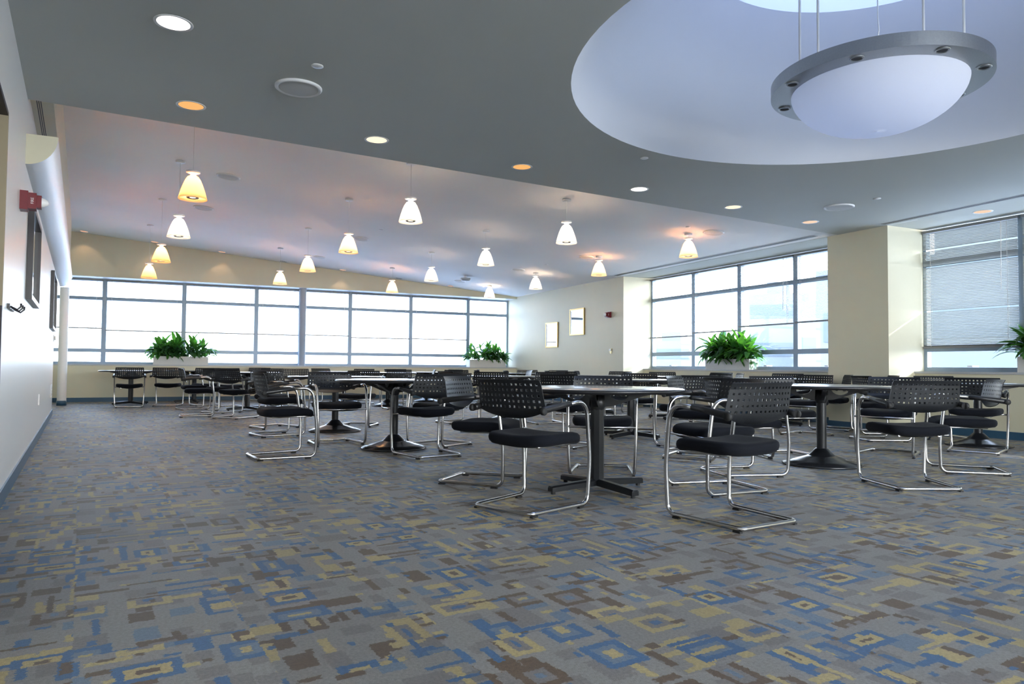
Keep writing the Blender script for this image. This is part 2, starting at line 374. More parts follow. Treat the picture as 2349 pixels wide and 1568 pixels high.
k_ = lslab('', YN, 2.6, 0, 2.36); lm_.add(k_.v, k_.f)
struct(lm_.build('wall_left', M['lwall']))
wallbox('wall_left_far', (-2.62, 14.1, 0), (-2.50, 19.4, 4.3), M['wall'])
wallbox('wall_left_return', (-2.62, 14.08, 0), (lwall(14.2)-0.10, 14.2, 4.3), M['wall'])
struct(lslab('', OPY-0.03, OPY, 1.21, 2.36, t=0.17).build('trim_opening', M['brown'])); struct(lslab('', OPY-0.032, OPY, 0, 1.21, t=0.17).build('door_1', M['dark']))
struct(lslab('', 2.6, OPY-0.03, 2.335, 2.362, t=0.17).build('trim_opening_head', M['dark']))
# corridor behind the opening
wallbox('wall_corridor', (-2.75, 1.0, 0), (-2.60, 6.6, 2.36), M['brown'])
wallbox('wall_corridor_end', (-2.62, 6.4, 0), (lwall(6.5)-0.12, 6.55, 2.36), M['brown'])
struct(MB().add([(-2.75, 0.9, 2.36), (lwall(0.9)-0.15, 0.9, 2.36), (lwall(6.6)-0.15, 6.6, 2.36), (-2.75, 6.6, 2.36),
                 (-2.75, 0.9, 2.46), (lwall(0.9)-0.15, 0.9, 2.46), (lwall(6.6)-0.15, 6.6, 2.46), (-2.75, 6.6, 2.46)],
                [(3, 2, 1, 0), (4, 5, 6, 7), (0, 1, 5, 4), (1, 2, 6, 5), (2, 3, 7, 6), (3, 0, 4, 7)]).build('ceiling_corridor', M['dark']))
wallbox('wall_corridor_near', (-2.75, 0.85, 0), (lwall(1)-0.16, 1.0, 2.36), M['brown'])
# baseboard on the left wall
def lbase(y0, y1):
    m_ = MB(); a, b = lw(y0), lw(y1); nx, ny = math.cos(LA), -math.sin(LA); t = 0.012
    m_.add([(a[0]+t*nx, a[1]+t*ny, 0), (b[0]+t*nx, b[1]+t*ny, 0), (b[0], b[1], 0), (a[0], a[1], 0),
            (a[0]+t*nx, a[1]+t*ny, 0.1), (b[0]+t*nx, b[1]+t*ny, 0.1), (b[0], b[1], 0.1), (a[0], a[1], 0.1)],
           [(0, 3, 2, 1), (4, 5, 6, 7), (0, 1, 5, 4), (1, 2, 6, 5), (2, 3, 7, 6), (3, 0, 4, 7)])
    return m_
struct(lbase(OPY, 14.2).build('baseboard_left', M['base']))
# back wall: knee wall, sill, header wall, soffit of the recess
wallbox('wall_back_low', (-2.6, YH, 0), (XW+0.02, YH+0.12, ZS-0.03), M['wall'])
struct(MB().span((-2.6, YH-0.015, ZS-0.03), (XW, YB+0.04, ZS)).build('trim_back_sill', M['sill']))
struct(MB().span((-2.5, YH-0.012, 0), (XW, YH, 0.1)).build('baseboard_back', M['base']))
struct(MB().add([(-2.6, YH, 2.86), (XW, YH, 2.86), (XW, YH, zup(XW)+0.02), (-2.6, YH, zup(-2.6)+0.02),
                 (-2.6, YH+0.12, 2.86), (XW, YH+0.12, 2.86), (XW, YH+0.12, zup(XW)+0.02), (-2.6, YH+0.12, zup(-2.6)+0.02)],
                [(0, 1, 2, 3), (4, 7, 6, 5), (0, 4, 5, 1), (2, 6, 7, 3), (0, 3, 7, 4), (1, 5, 6, 2)]).build('wall_back_header', M['wall']))
wallbox('ceiling_back_recess', (-2.6, YH+0.1, 2.86), (XW+0.1, YB+0.1, 2.98), M['white'])
# right wall
wallbox('wall_right_far', (XW, 13.259, 0), (XW+0.9, 19.45, 3.3), M['wall'])
wallbox('wall_right_pillar', (XW, 6.743, 0), (XW+0.9, 7.765, 3.1), M['wall'])
wallbox('wall_right_far_low', (XK, 7.76, 0), (XK+0.2, 13.27, ZS-0.03), M['wall'])
wallbox('wall_right_near_low', (XK, 1.3, 0), (XK+0.2, 6.75, ZS-0.03), M['wall'])
struct(MB().span((XK-0.015, 7.765, ZS-0.03), (XG+0.05, 13.259, ZS)).build('trim_far_bay_sill', M['sill']))
struct(MB().span((XK-0.015, 1.3, ZS-0.03), (XG+0.05, 6.743, ZS)).build('trim_near_bay_sill', M['sill']))
wallbox('wall_right_near', (XW, YN, 0), (XW+0.9, 1.3, 3.1), M['wall'])
wn_ = MB(); wn_.span((-3, YN-0.12, 0), (10.1, YN, ZS)); wn_.span((-3, YN-0.12, ZS), (1.6, YN, 3.1)); wn_.span((8.4, YN-0.12, ZS), (10.1, YN, 3.1)); wn_.span((1.6, YN-0.12, 2.86), (8.4, YN, 3.1))
struct(wn_.build('wall_near', M['wall']))
bb = MB()
bb.span((XW-0.012, 13.259, 0), (XW, YH, 0.1)); bb.span((XW-0.012, 6.731, 0), (XW, 7.777, 0.1))
bb.span((XK-0.012, 7.777, 0), (XK, 13.259, 0.1)); bb.span((XK-0.012, 1.3, 0), (XK, 6.743, 0.1)); bb.span((XW, 6.731, 0), (XK, 6.743, 0.1))
struct(bb.build('baseboard_right', M['base']))
wallbox('ceiling_far_bay', (XW-0.01, 7.75, ZC-0.003), (XG+0.12, 13.27, ZC+0.12), M['ceil'])

# lower ceiling with the round opening, its sloping drum, the fascia and the raised sloping ceiling
DC = (4.443, 3.30); R0, R1, ZD = 2.178, 1.245, 4.0
def edge_y(x): return 6.556+(x+1.034)*(7.468-6.556)/(8.018+1.034)
def lower_ceiling():
    bm = bmesh.new()
    xl = -1.4
    outer = [(0.4, YN), (XG+0.12, YN), (XG+0.12, 7.765), (XW-0.002, 7.765), (XW-0.002, edge_y(XW)), (xl, edge_y(xl)), (xl, 5.0)]
    es = []
    def loop(pts):
        vs = [bm.verts.new((x, y, ZC)) for x, y in pts]
        return [bm.edges.new((vs[i], vs[(i+1) % len(vs)])) for i in range(len(vs))]
    es += loop(outer)
    es += loop([(DC[0]+R0*math.cos(2*PI*k/96), DC[1]+R0*math.sin(2*PI*k/96)) for k in range(96)])
    bmesh.ops.triangle_fill(bm, use_beauty=True, edges=es)
    bmesh.ops.recalc_face_normals(bm, faces=bm.faces)
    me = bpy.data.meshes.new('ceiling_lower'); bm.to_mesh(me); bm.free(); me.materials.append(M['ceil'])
    o = bpy.data.objects.new('ceiling_lower', me); COL.objects.link(o); return struct(o)
lower_ceiling()
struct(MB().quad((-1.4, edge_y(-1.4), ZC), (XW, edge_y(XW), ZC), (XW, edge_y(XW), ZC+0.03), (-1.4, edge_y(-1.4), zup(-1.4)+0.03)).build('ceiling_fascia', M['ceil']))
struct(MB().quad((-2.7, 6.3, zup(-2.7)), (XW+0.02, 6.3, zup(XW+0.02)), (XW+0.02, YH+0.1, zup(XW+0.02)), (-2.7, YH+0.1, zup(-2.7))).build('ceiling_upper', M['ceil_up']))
d_ = MB(); d_.lathe([(R0, 0), (R1, ZD-ZC)], 96, (DC[0], DC[1], ZC)); d_.lathe([(R1, 0), (R1, 0.35)], 96, (DC[0], DC[1], ZD))
struct(d_.build('ceiling_drum', M['drum']))
struct(MB().disc(R1, 0.3, 64, (DC[0], DC[1], ZD)).build('window_skylight', M['acrylic']))
rt = MB(); n_ = 64                                    # roof around the skylight keeps the sun out of the ceiling void
rt.lathe([(R1, 0.34), (9.5, 0.36)], 64, (DC[0], DC[1], ZD)); struct(rt.build('roof', M['deck']))

# left bulkhead with its air slots, quarter-round chase and corner column
bk = MB()
ang = [(lwall(6.55), 6.55), (lwall(6.55)+0.16, 6.55), (lwall(17.4)+0.16, 17.4), (lwall(17.4), 17.4)]
bk.add([(x, y, 3.0) for x, y in ang]+[(x, y, 4.25) for x, y in ang], [(3, 2, 1, 0), (4, 5, 6, 7), (0, 1, 5, 4), (1, 2, 6, 5), (2, 3, 7, 6), (3, 0, 4, 7)])
struct(bk.build('ceiling_bulkhead', M['wall']))
t_ = thing('air_slot_diffuser', (0, 0, 0), 'thin black air slots running along the strip above the white chase', 'diffuser')
for k in range(3):
    m_ = MB(); x0 = 0.04+0.014*k
    m_.quad((lwall(6.6)+x0, 6.6, 2.998), (lwall(6.6)+x0+0.007, 6.6, 2.998), (lwall(10)+x0+0.007, 10, 2.998), (lwall(10)+x0, 10, 2.998))
    m_.build('slot', M['slot'], t_)
def chase():
    t = thing('curved_chase', (lwall(6.5), 6.5, 2.635), 'pale quarter-round chase running high along the white wall', 'duct', rz=-LA*0+math.atan2(0, 1))
    n = 14; L = 10.75; rx, rz_ = 0.21, 0.235
    prof = [(rx*math.cos(a), -rz_*math.sin(a)) for a in [PI/2*k/n for k in range(n+1)]]
    m_ = MB(); ys = [0, 3, 5.8, 5.82, 7.6, 7.62, 9.0, 9.02, 10.2, L]
    vs = []
    for i, y in enumerate(ys):
        sh = math.tan(LA)*y; q = 0.985 if i in (2, 4, 6) else 1.0
        if i == len(ys)-1: q = 0.75
        vs += [(sh+p*q, y, z*q) for p, z in prof]
    fs = []
    for i in range(len(ys)-1):
        for j in range(n): a = i*(n+1)+j; fs.append((a, a+1, a+n+2, a+n+1))
    m_.add(vs, fs, True)
    m_.quad(*[(math.tan(LA)*y+p, y, 0) for y, p in ((0, 0), (0, rx), (L, rx), (L, 0))])
    m_.build('chase_body', M['white'], t)
    c_ = MB(); c_.add([(0, 0, 0)]+[(p, -0.001, z) for p, z in prof], [tuple(range(n+2))]); c_.build('end_cap', M['wall'], t)
    return t
chase()
t_ = thing('round_column', (-2.02, 17.35, 0), 'slim white round column standing in the far corner', 'column')
MB().lathe([(0.085, 0), (0.085, 2.45)], 24).build('shaft', M['white'], t_)
MB().lathe([(0.085, 0.0), (0.092, 0.0), (0.092, 0.1), (0.085, 0.1)], 24).build('base_band', M['base'], t_)
t_ = thing('round_column', (3.057, 18.98, ZS), 'slim grey round column on the sill in front of the back window', 'column')
MB().lathe([(0.091, 0), (0.091, 2.86-ZS)], 28).build('shaft', M['colpaint'], t_)

# ------------------------------------------------------------------ windows and blinds
WN = [0]
def window(o, u, width, z0, z1, rails, gm, jl=0.05, jr=0.05, depth=0.09):
    """o = lower corner on the floor line; u = direction along the wall; the frame and its glass"""
    WN[0] += 1
    u = Vector((u[0], u[1], 0)); nrm = Vector((-u.y, u.x, 0)); O = Vector((o[0], o[1], 0))
    Mx = Matrix((u, nrm, (0, 0, 1))).transposed()
    fr = MB()
    def bar(a0, a1, b0, b1, d=depth): fr.box(O+u*(a0+a1)/2+Vector((0, 0, (b0+b1)/2)), (a1-a0, d, b1-b0), Mx)
    bar(0, jl, z0, z1); bar(width-jr, width, z0, z1); bar(jl, width-jr, z0, z0+0.06); bar(jl, width-jr, z1-0.05, z1)
    for a, b in rails: bar(jl, width-jr, a, b)
    f = struct(fr.build('window_%d' % WN[0], M['alu']))
    g = MB(); z = z0+0.06; zs = [z0+0.05]+[v for r in rails for v in r]+[z1-0.04]
    for i in range(0, len(zs), 2):
        g.quad(*[O+u*a+Vector((0, 0, b)) for a, b in ((jl, zs[i]), (width-jr, zs[i]), (width-jr, zs[i+1]), (jl, zs[i+1]))])
    g.build('pane', M[gm], f)
    h = MB(); h.box(O+u*(width*0.5)+Vector((0, 0, z0+0.075))-nrm*0.0, (0.07, depth+0.05, 0.02), Mx); h.build('handle', M['white'], f)
    return f
def blind(o, u, n, width, ztop, zbot, tilt, label, pitch=0.0215, skip=(), wand=True):
    """o: point on the window line; n: unit vector into the room"""
    u = Vector((u[0], u[1], 0)); n = Vector((n[0], n[1], 0)); O = Vector((o[0], o[1], 0))
    t = thing('venetian_blind', (O.x, O.y, ztop), label, 'blind', 'venetian blinds')
    Mx = Matrix((u, n, (0, 0, 1))).transposed()
    MB().box(u*width/2+Vector((0, 0, -0.018)), (width, 0.045, 0.034), Mx).build('head_rail', M['rail'], t)
    s = MB(); z = ztop-0.05; hw = 0.0125
    while z > zbot+0.03:
        if not any(abs(z-k) < pitch*0.55 for k in skip):
            c, sn = math.cos(tilt), math.sin(tilt)
            pts = []
            for q in (-1, 0, 1):
                pts.append((q*hw*c, z-ztop+q*hw*sn+(0.0018 if q == 0 else 0)))
            vs = [u*a+n*p+Vector((0, 0, h)) for a in (0.004, width-0.004) for p, h in pts]
            s.add(vs, [(0, 1, 4, 3), (1, 2, 5, 4)], True)
        z -= pitch
    s.build('slats', M['slat'], t)
    MB().box(u*width/2+Vector((0, 0, zbot-ztop+0.01)), (width-0.006, 0.030, 0.028), Mx).build('bottom_rail', M['rail'], t)
    for a in (0.12, width-0.13):
        l = MB()
        for p in (-0.014, 0.014): l.box(u*a+n*p+Vector((0, 0, (zbot-ztop)/2)), (0.006, 0.0012, ztop-zbot-0.03), Mx)
        l.build('ladder_cord', M['cordw'], t)
    if wand:
        a = width-0.19; MB().tube([u*a+n*0.035+Vector((0, 0, -0.04)), u*a+n*0.045+Vector((0, 0, -0.95))], 0.005, 6).build('tilt_wand', M['cordw'], t)
    return t
RB = [(1.14, 1.225), (2.365, 2.445)]
bm_x = [-2.75, -1.44, 0.27, 1.96, 3.06, 4.37, 6.08, 7.82, XW]
bz = [1.69, 1.648, 1.647, 1.645, 1.66, 1.622, 1.632, 1.641]
bl = ['blind in the back window beside the white corner column', 'blind in the back window behind the near end of the long sill planter',
      'blind in the back window over the far end of the long sill planter', 'narrow blind just before the grey round column in back window',
      'blind just past the grey round column in the back window', 'blind in the third back window from the corner planter',
      'blind in the back window next to the corner planter', 'blind in the end pane above the corner planter']
for i in range(8):
    window((bm_x[i], YB), (1, 0), bm_x[i+1]-bm_x[i], ZS, 2.86, RB, 'glass_back')
    if i < 7: blind((bm_x[i]+0.03, YB-0.075), (1, 0), (0, -1), bm_x[i+1]-bm_x[i]-0.06, 2.85, bz[i], 0.06, bl[i], wand=False)
fy = [13.259, 11.81, 10.47, 9.10, 7.765]
fz = [1.543, 1.60, 1.667, 1.678]
fl_ = ['lowest-hanging side window blind, beside the cream return wall', 'side window blind reaching down behind the tall leafy planter',
       'side window blind hanging above the sunlit end of the leafy planter', 'side window blind next to the cream pillar, slats open']
for i in range(4):
    window((XG, fy[i]), (0, -1), fy[i]-fy[i+1], ZS, ZT, RB, 'glass_side')
    blind((XG-0.075, fy[i]-0.02), (0, -1), (-1, 0), fy[i]-fy[i+1]-0.04, 2.885, fz[i], 0.05, fl_[i], wand=(i == 2))
ny = [6.743, 5.40, 4.06, 2.70, 1.3]
nl = ['long closed blind covering the near window beside the pillar', 'closed blind at the picture edge behind the cropped planter',
      'unseen closed blind of the near bay, added to block the sun', 'last unseen blind of the near bay, added to block the sun']
for i in range(4):
    window((XG, ny[i]), (0, -1), ny[i]-ny[i+1], ZS, ZT, RB, 'glass_side')
    blind((XG-0.075, ny[i]-0.02), (0, -1), (-1, 0), ny[i]-ny[i+1]-0.05, 2.885, 1.19, 0.72, nl[i], skip=(2.602, 2.36, 1.71))  # unseen blinds at the end are added to keep sun off the floor

for k in range(4): window((1.6+1.7*k, YN-0.06), (1, 0), 1.7, ZS, 2.86, RB, 'glass')  # windows behind the camera, added to fill the foreground with sky light

# ------------------------------------------------------------------ ceiling fittings
def at_slope(o, x): o.rotation_euler = (0, math.atan(SL), 0)
def downlight(x, y, z, r, em, label, slope=False):
    t = thing('recessed_downlight', (x, y, z), label, 'downlight', 'recessed ceiling downlights')
    MB().lathe([(r, -0.001), (r+0.016, -0.004), (r+0.018, 0.0), (r, 0.004)], 32).build('trim_ring', M['white'], t)
    MB().disc(r, -0.0015, 32, up=False).build('lens', em, t)
    if slope: at_slope(t, x)
DL = [(-0.03, 4.68, 0.093, 'dl_white', 'large bright white downlight near the white wall, foremost of the ceiling row'),
      (0.10, 6.13, 0.092, 'dl_orange', 'orange downlight near the ceiling edge, beside the white wall'),
      (1.64, 6.30, 0.092, 'dl_warm', 'white downlight behind the big round ceiling speaker'),
      (3.20, 6.48, 0.09, 'dl_orange', 'orange downlight midway along the dark ceiling edge'),
      (4.80, 6.68, 0.092, 'dl_white', 'bright downlight on the dark ceiling beyond the round opening'),
      (6.39, 6.88, 0.094, 'dl_warm', 'warm downlight between the round opening and the pillar'),
      (7.98, 7.09, 0.096, 'dl_pink', 'faint pinkish downlight closest to the pillar top'),
      (9.39, 5.60, 0.098, 'dl_pink', 'downlight in the near bay above the closed blind')]
for x, y, r, e_, lb in DL: downlight(x, y, ZC, r, M[e_], lb)
UL = [(-1.82, 'small dim downlight at the high end of the yellow back wall'), (-0.396, 'small dim downlight above the back wall, second from the high end'),
      (1.06, 'small dim downlight above the back wall, third from the high end'), (3.976, 'small dim downlight over the grey window column'),
      (6.961, 'small dim downlight at the low end of the sloping ceiling')]
for x, lb in UL:
    downlight(x, 18.5, zup(x), 0.078, M['dl_dim'], lb, True)
    s_ = bpy.data.lights.new('downlight_beam', 'SPOT'); s_.energy = 1.2; s_.color = (1, 0.62, 0.38); s_.spot_size = 1.5; s_.shadow_soft_size = 0.06
    so = bpy.data.objects.new('downlight_beam', s_); COL.objects.link(so); so.location = (x, 18.5, zup(x)-0.02); so.rotation_euler = (0, 0, 0)
def speaker(x, y, z, r, label, slope=False):
    t = thing('ceiling_speaker', (x, y, z), label, 'speaker', 'round ceiling speakers')
    MB().lathe([(r*0.84, -0.012), (r*0.93, -0.020), (r, -0.010), (r, 0)], 40).build('rim', M['white'], t)
    MB().lathe([(0.0, -0.022), (r*0.5, -0.019), (r*0.86, -0.012)], 40).build('grille', M['speaker'], t)
    if slope: at_slope(t, x)
speaker(0.805, 5.358, ZC, 0.168, 'big round ceiling speaker on the dark ceiling near the white wall')
speaker(7.542, 6.249, ZC, 0.178, 'round ceiling speaker on the dark ceiling near the closed blind')
for x, y, r, lb in [(0.70, 11.10, .166, 'round speaker beside the first amber pendant lamp'), (0.464, 13.64, .168, 'round speaker between amber pendant and white wall chase'),
                    (3.363, 14.02, .15, 'round speaker beyond the second column of pendants'), (3.098, 17.02, .152, 'faint round speaker highest above the grey window column'),
                    (7.084, 14.49, .153, 'round speaker above the framed pictures'), (7.367, 12.03, .155, 'round speaker touching the warm glow of a pendant canopy'),
                    (7.722, 8.75, .166, 'round speaker beside the pendant closest to the pillar'), (6.811, 17.42, .154, 'round speaker by the small ceiling projector')]:
    speaker(x, y, zup(x), r, lb, True)
def small_disc(name, x, y, z, r, h, label, cat, slope=False, m='white'):
    t = thing(name, (x, y, z), label, cat, 'small ceiling discs')
    MB().lathe([(r, 0), (r, -h*0.5), (r*0.85, -h), (0, -h)], 24).build('cover', M[m], t)
    MB().lathe([(r*1.05, 0), (r*1.08, -0.004), (r, -0.005)], 24).build('rim', M['white'], t)
    if slope: at_slope(t, x)
small_disc('sprinkler_cover', 0.86, 4.913, ZC, 0.038, 0.008, 'small flat sprinkler cover near the big ceiling speaker', 'sprinkler')
small_disc('sprinkler_cover', 4.121, 5.65, ZC, 0.036, 0.008, 'small flat sprinkler cover by the rim of the round opening', 'sprinkler')
small_disc('sprinkler_cover', 7.57, 5.736, ZC, 0.04, 0.008, 'small flat sprinkler cover near the closed blind', 'sprinkler')
for x, y, lb in [(0.105, 12.45, 'small sprinkler cover on the sloping ceiling beside the chase'), (3.459, 12.88, 'small sprinkler cover in the middle of the sloping ceiling'),
                 (7.227, 13.41, 'small sprinkler cover above the framed pictures'), (7.226, 8.77, 'small sprinkler cover right above the pendant by the pillar')]:
    small_disc('sprinkler_cover', x, y, zup(x), 0.036, 0.01, lb, 'sprinkler', True)
t_ = thing('ceiling_projector', (6.60, 16.5, zup(6.6)), 'small grey disc-shaped unit mounted under the sloping ceiling', 'projector')
MB().lathe([(0.03, 0), (0.03, -0.05)], 16).build('stem', M['white'], t_); MB().lathe([(0.12, -0.05), (0.125, -0.07), (0.10, -0.12), (0, -0.12)], 24).build('housing', M['sill'], t_)
for x, y, lb in [(2.49, 18.5, 'small square vent where sloping ceiling meets back wall, before the grey column'), (5.47, 18.48, 'small square vent where sloping ceiling meets back wall, past the grey column')]:
    t_ = thing('ceiling_vent', (x, y, zup(x)), lb, 'vent', 'small square ceiling vents')
    MB().box((0, 0, -0.004), (0.18, 0.10, 0.008)).build('vent_frame', M['white'], t_)
    m_ = MB()
    for k in range(4): m_.box((-0.06+0.04*k, 0, -0.009), (0.018, 0.07, 0.003))
    m_.build('louvres', M['slot'], t_); at_slope(t_, x)
def slotd(x0, y0, x1, y1, zf, label):
    t = thing('air_slot_diffuser', (x0, y0, zf(x0)), label, 'diffuser', 'linear air slots')
    m_ = MB(); m_.quad((-0.055, 0, -0.002), (0.055, 0, -0.002), (x1-x0+0.055, y1-y0, zf(x1)-zf(x0)-0.002), (x1-x0-0.055, y1-y0, zf(x1)-zf(x0)-0.002)); m_.build('slot_frame', M['white'], t)
    for k in (-1, 0, 1):
        o = k*0.033
        MB().quad((o-0.009, 0.02, -0.004), (o+0.009, 0.02, -0.004), (x1-x0+o+0.009, y1-y0-0.02, zf(x1)-zf(x0)-0.004), (x1-x0+o-0.009, y1-y0-0.02, zf(x1)-zf(x0)-0.004)).build('slot', M['slot'], t)
slotd(8.98, 6.70, 8.80, 1.6, lambda x: ZC, 'long black air slots in the ceiling along the near bay')
slotd(8.94, 13.3, 8.94, 7.85, zup, 'long air slots in the ceiling along the far side window')

# pendants
PD = [(0.18, 8.6, 2.70, 'orange', 0), (0.06, 10.77, 2.615, 'white', 0), (-0.187, 13.54, 2.617, 'orange', 0), (-0.437, 16.28, 2.623, 'orange', 0),
      (2.172, 16.62, 2.683, 'warm', 0), (2.315, 13.87, 2.656, 'warm', 0), (2.463, 11.08, 2.63, 'warm', 0), (2.70, 8.64, 2.69, 'white', 0),
      (4.853, 16.96, 2.664, 'warm', 0), (4.917, 14.23, 2.663, 'white', 0), (4.956, 11.44, 2.649, 'white', 0), (7.645, 17.38, 2.713, 'white', 0),
      (7.553, 14.53, 2.669, 'white', 0), (5.03, 8.74, 2.632, 'white', 0), (7.521, 11.79, 2.67, 'warm', 0), (7.517, 9.11, 2.671, 'warm', 0)]
PL = ['large amber pendant lamp nearest the white wall, canopy hidden by the dark ceiling edge', 'white pendant lamp second from the front along the white wall',
      'amber pendant lamp in front of the yellow back wall near the chase', 'amber pendant lamp lowest against the yellow wall, nearest the corner column',
      'peach pendant lamp just before the grey window column', 'peach pendant lamp above the second window left of grey column',
      'peach pendant lamp on a long cord in the middle of the sloping ceiling', 'large white pendant lamp hanging just behind the dark ceiling edge',
      'small peach pendant lamp past the grey window column', 'white pendant lamp between the two central peach ones', 'white pendant lamp hanging before a round speaker, mid ceiling',
      'smallest pendant lamp, over the corner planter', 'small short-corded pendant lamp left of the framed pictures', 'large white pendant lamp in front, on a short cord',
      'warm short-corded pendant lamp above the framed pictures', 'warm short-corded pendant lamp beside the side window']
def pendant(x, y, zb, tone, label):
    zt = zup(x); Hs = 0.262; R_ = 0.152
    t = thing('pendant_lamp', (x, y, zt), label, 'lamp', 'bell-shaped pendant lamps')
    b = zb-zt
    c = MB(); c.lathe([(0, 0.0), (0.062, 0.0), (0.062, -0.022), (0.05, -0.028), (0, -0.028)], 24); c.build('canopy', M['white'], t)
    MB().tube([(0, 0, -0.025), (0, 0, b+Hs+0.05)], 0.0028, 6).build('cord', M['cordw'], t)
    MB().lathe([(0.012, b+Hs+0.055), (0.072, b+Hs+0.05), (0.074, b+Hs+0.032), (0.03, b+Hs+0.026), (0.022, b+Hs-0.01), (0, b+Hs-0.01)], 28).build('cap_disc', M['white'], t)
    prof = [(0.034, Hs), (0.056, Hs-0.012), (0.080, Hs-0.05), (0.103, Hs-0.105), (0.122, Hs-0.16), (0.138, Hs-0.215), (R_, 0.0)]
    inner = [(r-0.004, z) for r, z in reversed(prof)]
    sh = MB().lathe([(r, b+z) for r, z in prof+inner], 32).build('shade', M['shade_'+tone], t)
    MB().lathe([(0.060, b+0.035), (0.066, b+0.018), (0.060, b+0.012), (0.050, b+0.018), (0.046, b+0.05), (0.03, b+0.075), (0, b+0.08)], 20).build('lamp_holder', M['steel'], t)
    MB().lathe([(0.030, b+0.05), (0.042, b+0.03), (0.03, b+0.018), (0, b+0.014)], 16).build('bulb', M['bulb'], t)
    l = bpy.data.lights.new('pendant_light', 'POINT'); l.energy = {'orange': 4.6, 'warm': 4.8, 'white': 5.4}[tone]; l.shadow_soft_size = 0.028
    l.color = {'orange': (1, 0.62, 0.34), 'warm': (1, 0.70, 0.45), 'white': (1, 0.83, 0.66)}[tone]
    lo = bpy.data.objects.new('pendant_light', l); COL.objects.link(lo); lo.location = (x, y, zb+Hs-0.075)
for (x, y, zb, tone, _), lb in zip(PD, PL): pendant(x, y, zb, tone, lb)

# bowl chandelier in the round opening
RC = (4.44, 3.36); ZR = 2.846
t_ = thing('bowl_chandelier', (RC[0], RC[1], ZR), 'large steel ring chandelier with frosted bowl hanging in the round ceiling opening', 'chandelier')
MB().lathe([(0.700, 0), (0.700, 0.088), (0.560, 0.088), (0.560, 0.0)], 96, close=True, smooth=False).build('ring', M['steel'], t_)
bp_ = []
for k in range(17):
    a = PI/2*k/16; bp_.append((0.562*math.cos(a)**0.9, -0.30*math.sin(a)**1.15))
MB().lathe(bp_+[(max(r-0.006, 0), z+0.006) for r, z in reversed(bp_)], 64).build('bowl', M['bowl'], t_)
for k in range(8):
    a = math.radians(-153+45*k); x, y = 0.632*math.cos(a), 0.632*math.sin(a)
    s_ = MB().lathe([(0.046, 0.0), (0.044, -0.006), (0.034, -0.007), (0.032, -0.001)], 24, (x, y, 0)).build('spotlight', M['steel'], t_)
    MB().disc(0.033, -0.002, 20, (x, y, 0), up=False).build('spot_lens', M['slot'], s_)
for k in range(5):
    a = math.radians(-180+36*k+6) if k < 2 else math.radians((-150, -125, -92)[k-2]+10)
    a = math.radians([-184, -172, -142, -121, -99][k]); x, y = 0.69*math.cos(a), 0.69*math.sin(a)
    if k == 2: MB().tube([(x, y, 0.085), (x+0.01, y, 0.13), (x, y, 0.2), (x*0.9, y*0.9, 1.4)], 0.004, 6).build('power_cord', M['cordw'], t_)
    else: MB().tube([(x, y, 0.085), (x, y, 1.25)], 0.008, 8).build('hanging_rod', M['white'], t_)
for a in ():
    x, y = 0.66*math.cos(math.radians(a)), 0.66*math.sin(math.radians(a)); MB().tube([(x, y, 0.085), (x, y, 1.25)], 0.008, 8).build('hanging_rod', M['steel'], t_)

# ------------------------------------------------------------------ wall fittings
def alarm(loc, rz, label):
    """faces local +x"""
    t = thing('fire_alarm', loc, label, 'fire alarm', 'red wall fire alarms', rz)
    MB().box((0.025, 0, 0), (0.05, 0.12, 0.135)).build('back_box', M['red'], t)
    m_ = MB(); m_.box((0.075, 0, 0), (0.05, 0.10, 0.115)); m_.box((0.115, 0, -0.0), (0.03, 0.075, 0.09)); m_.build('horn_housing', M['red'], t)
    MB().lathe([(0.0, 0.045), (0.02, 0.038), (0.034, 0.012), (0.036, 0)], 16).build('strobe_lens', M['clear'], t).matrix_local = Matrix.Translation((0.13, 0, 0)) @ Matrix.Rotation(PI/2, 4, 'Y')
    for sy in (-1, 1):
        cu = bpy.data.curves.new('lettering', 'FONT'); cu.body = 'FIRE'; cu.size = 0.026; cu.align_x = 'CENTER'; cu.align_y = 'CENTER'; cu.extrude = 0.0004
        tmp = bpy.data.objects.new('lettering_curve', cu); COL.objects.link(tmp)
        me = bpy.data.meshes.new_from_object(tmp.evaluated_get(bpy.context.evaluated_depsgraph_get())); bpy.data.objects.remove(tmp)
        me.materials.clear(); me.materials.append(M['white'])
        o = bpy.data.objects.new('lettering', me); COL.objects.link(o); o.parent = t
        if sy < 0: o.matrix_local = Matrix.Translation((0.076, -0.0505, 0)) @ Matrix.Rotation(PI/2, 4, 'X') @ Matrix.Rotation(PI/2, 4, 'Z')
        else: o.matrix_local = Matrix.Translation((0.076, 0.0505, 0)) @ Matrix.Rotation(-PI/2, 4, 'X') @ Matrix.Rotation(PI/2, 4, 'Z')
alarm((lwall(6.12), 6.12, 2.04), -LA, 'red fire alarm on the white wall below the curved chase')
alarm((XW, 13.80, 2.09), PI, 'red fire alarm on the far wall beside the framed pictures')
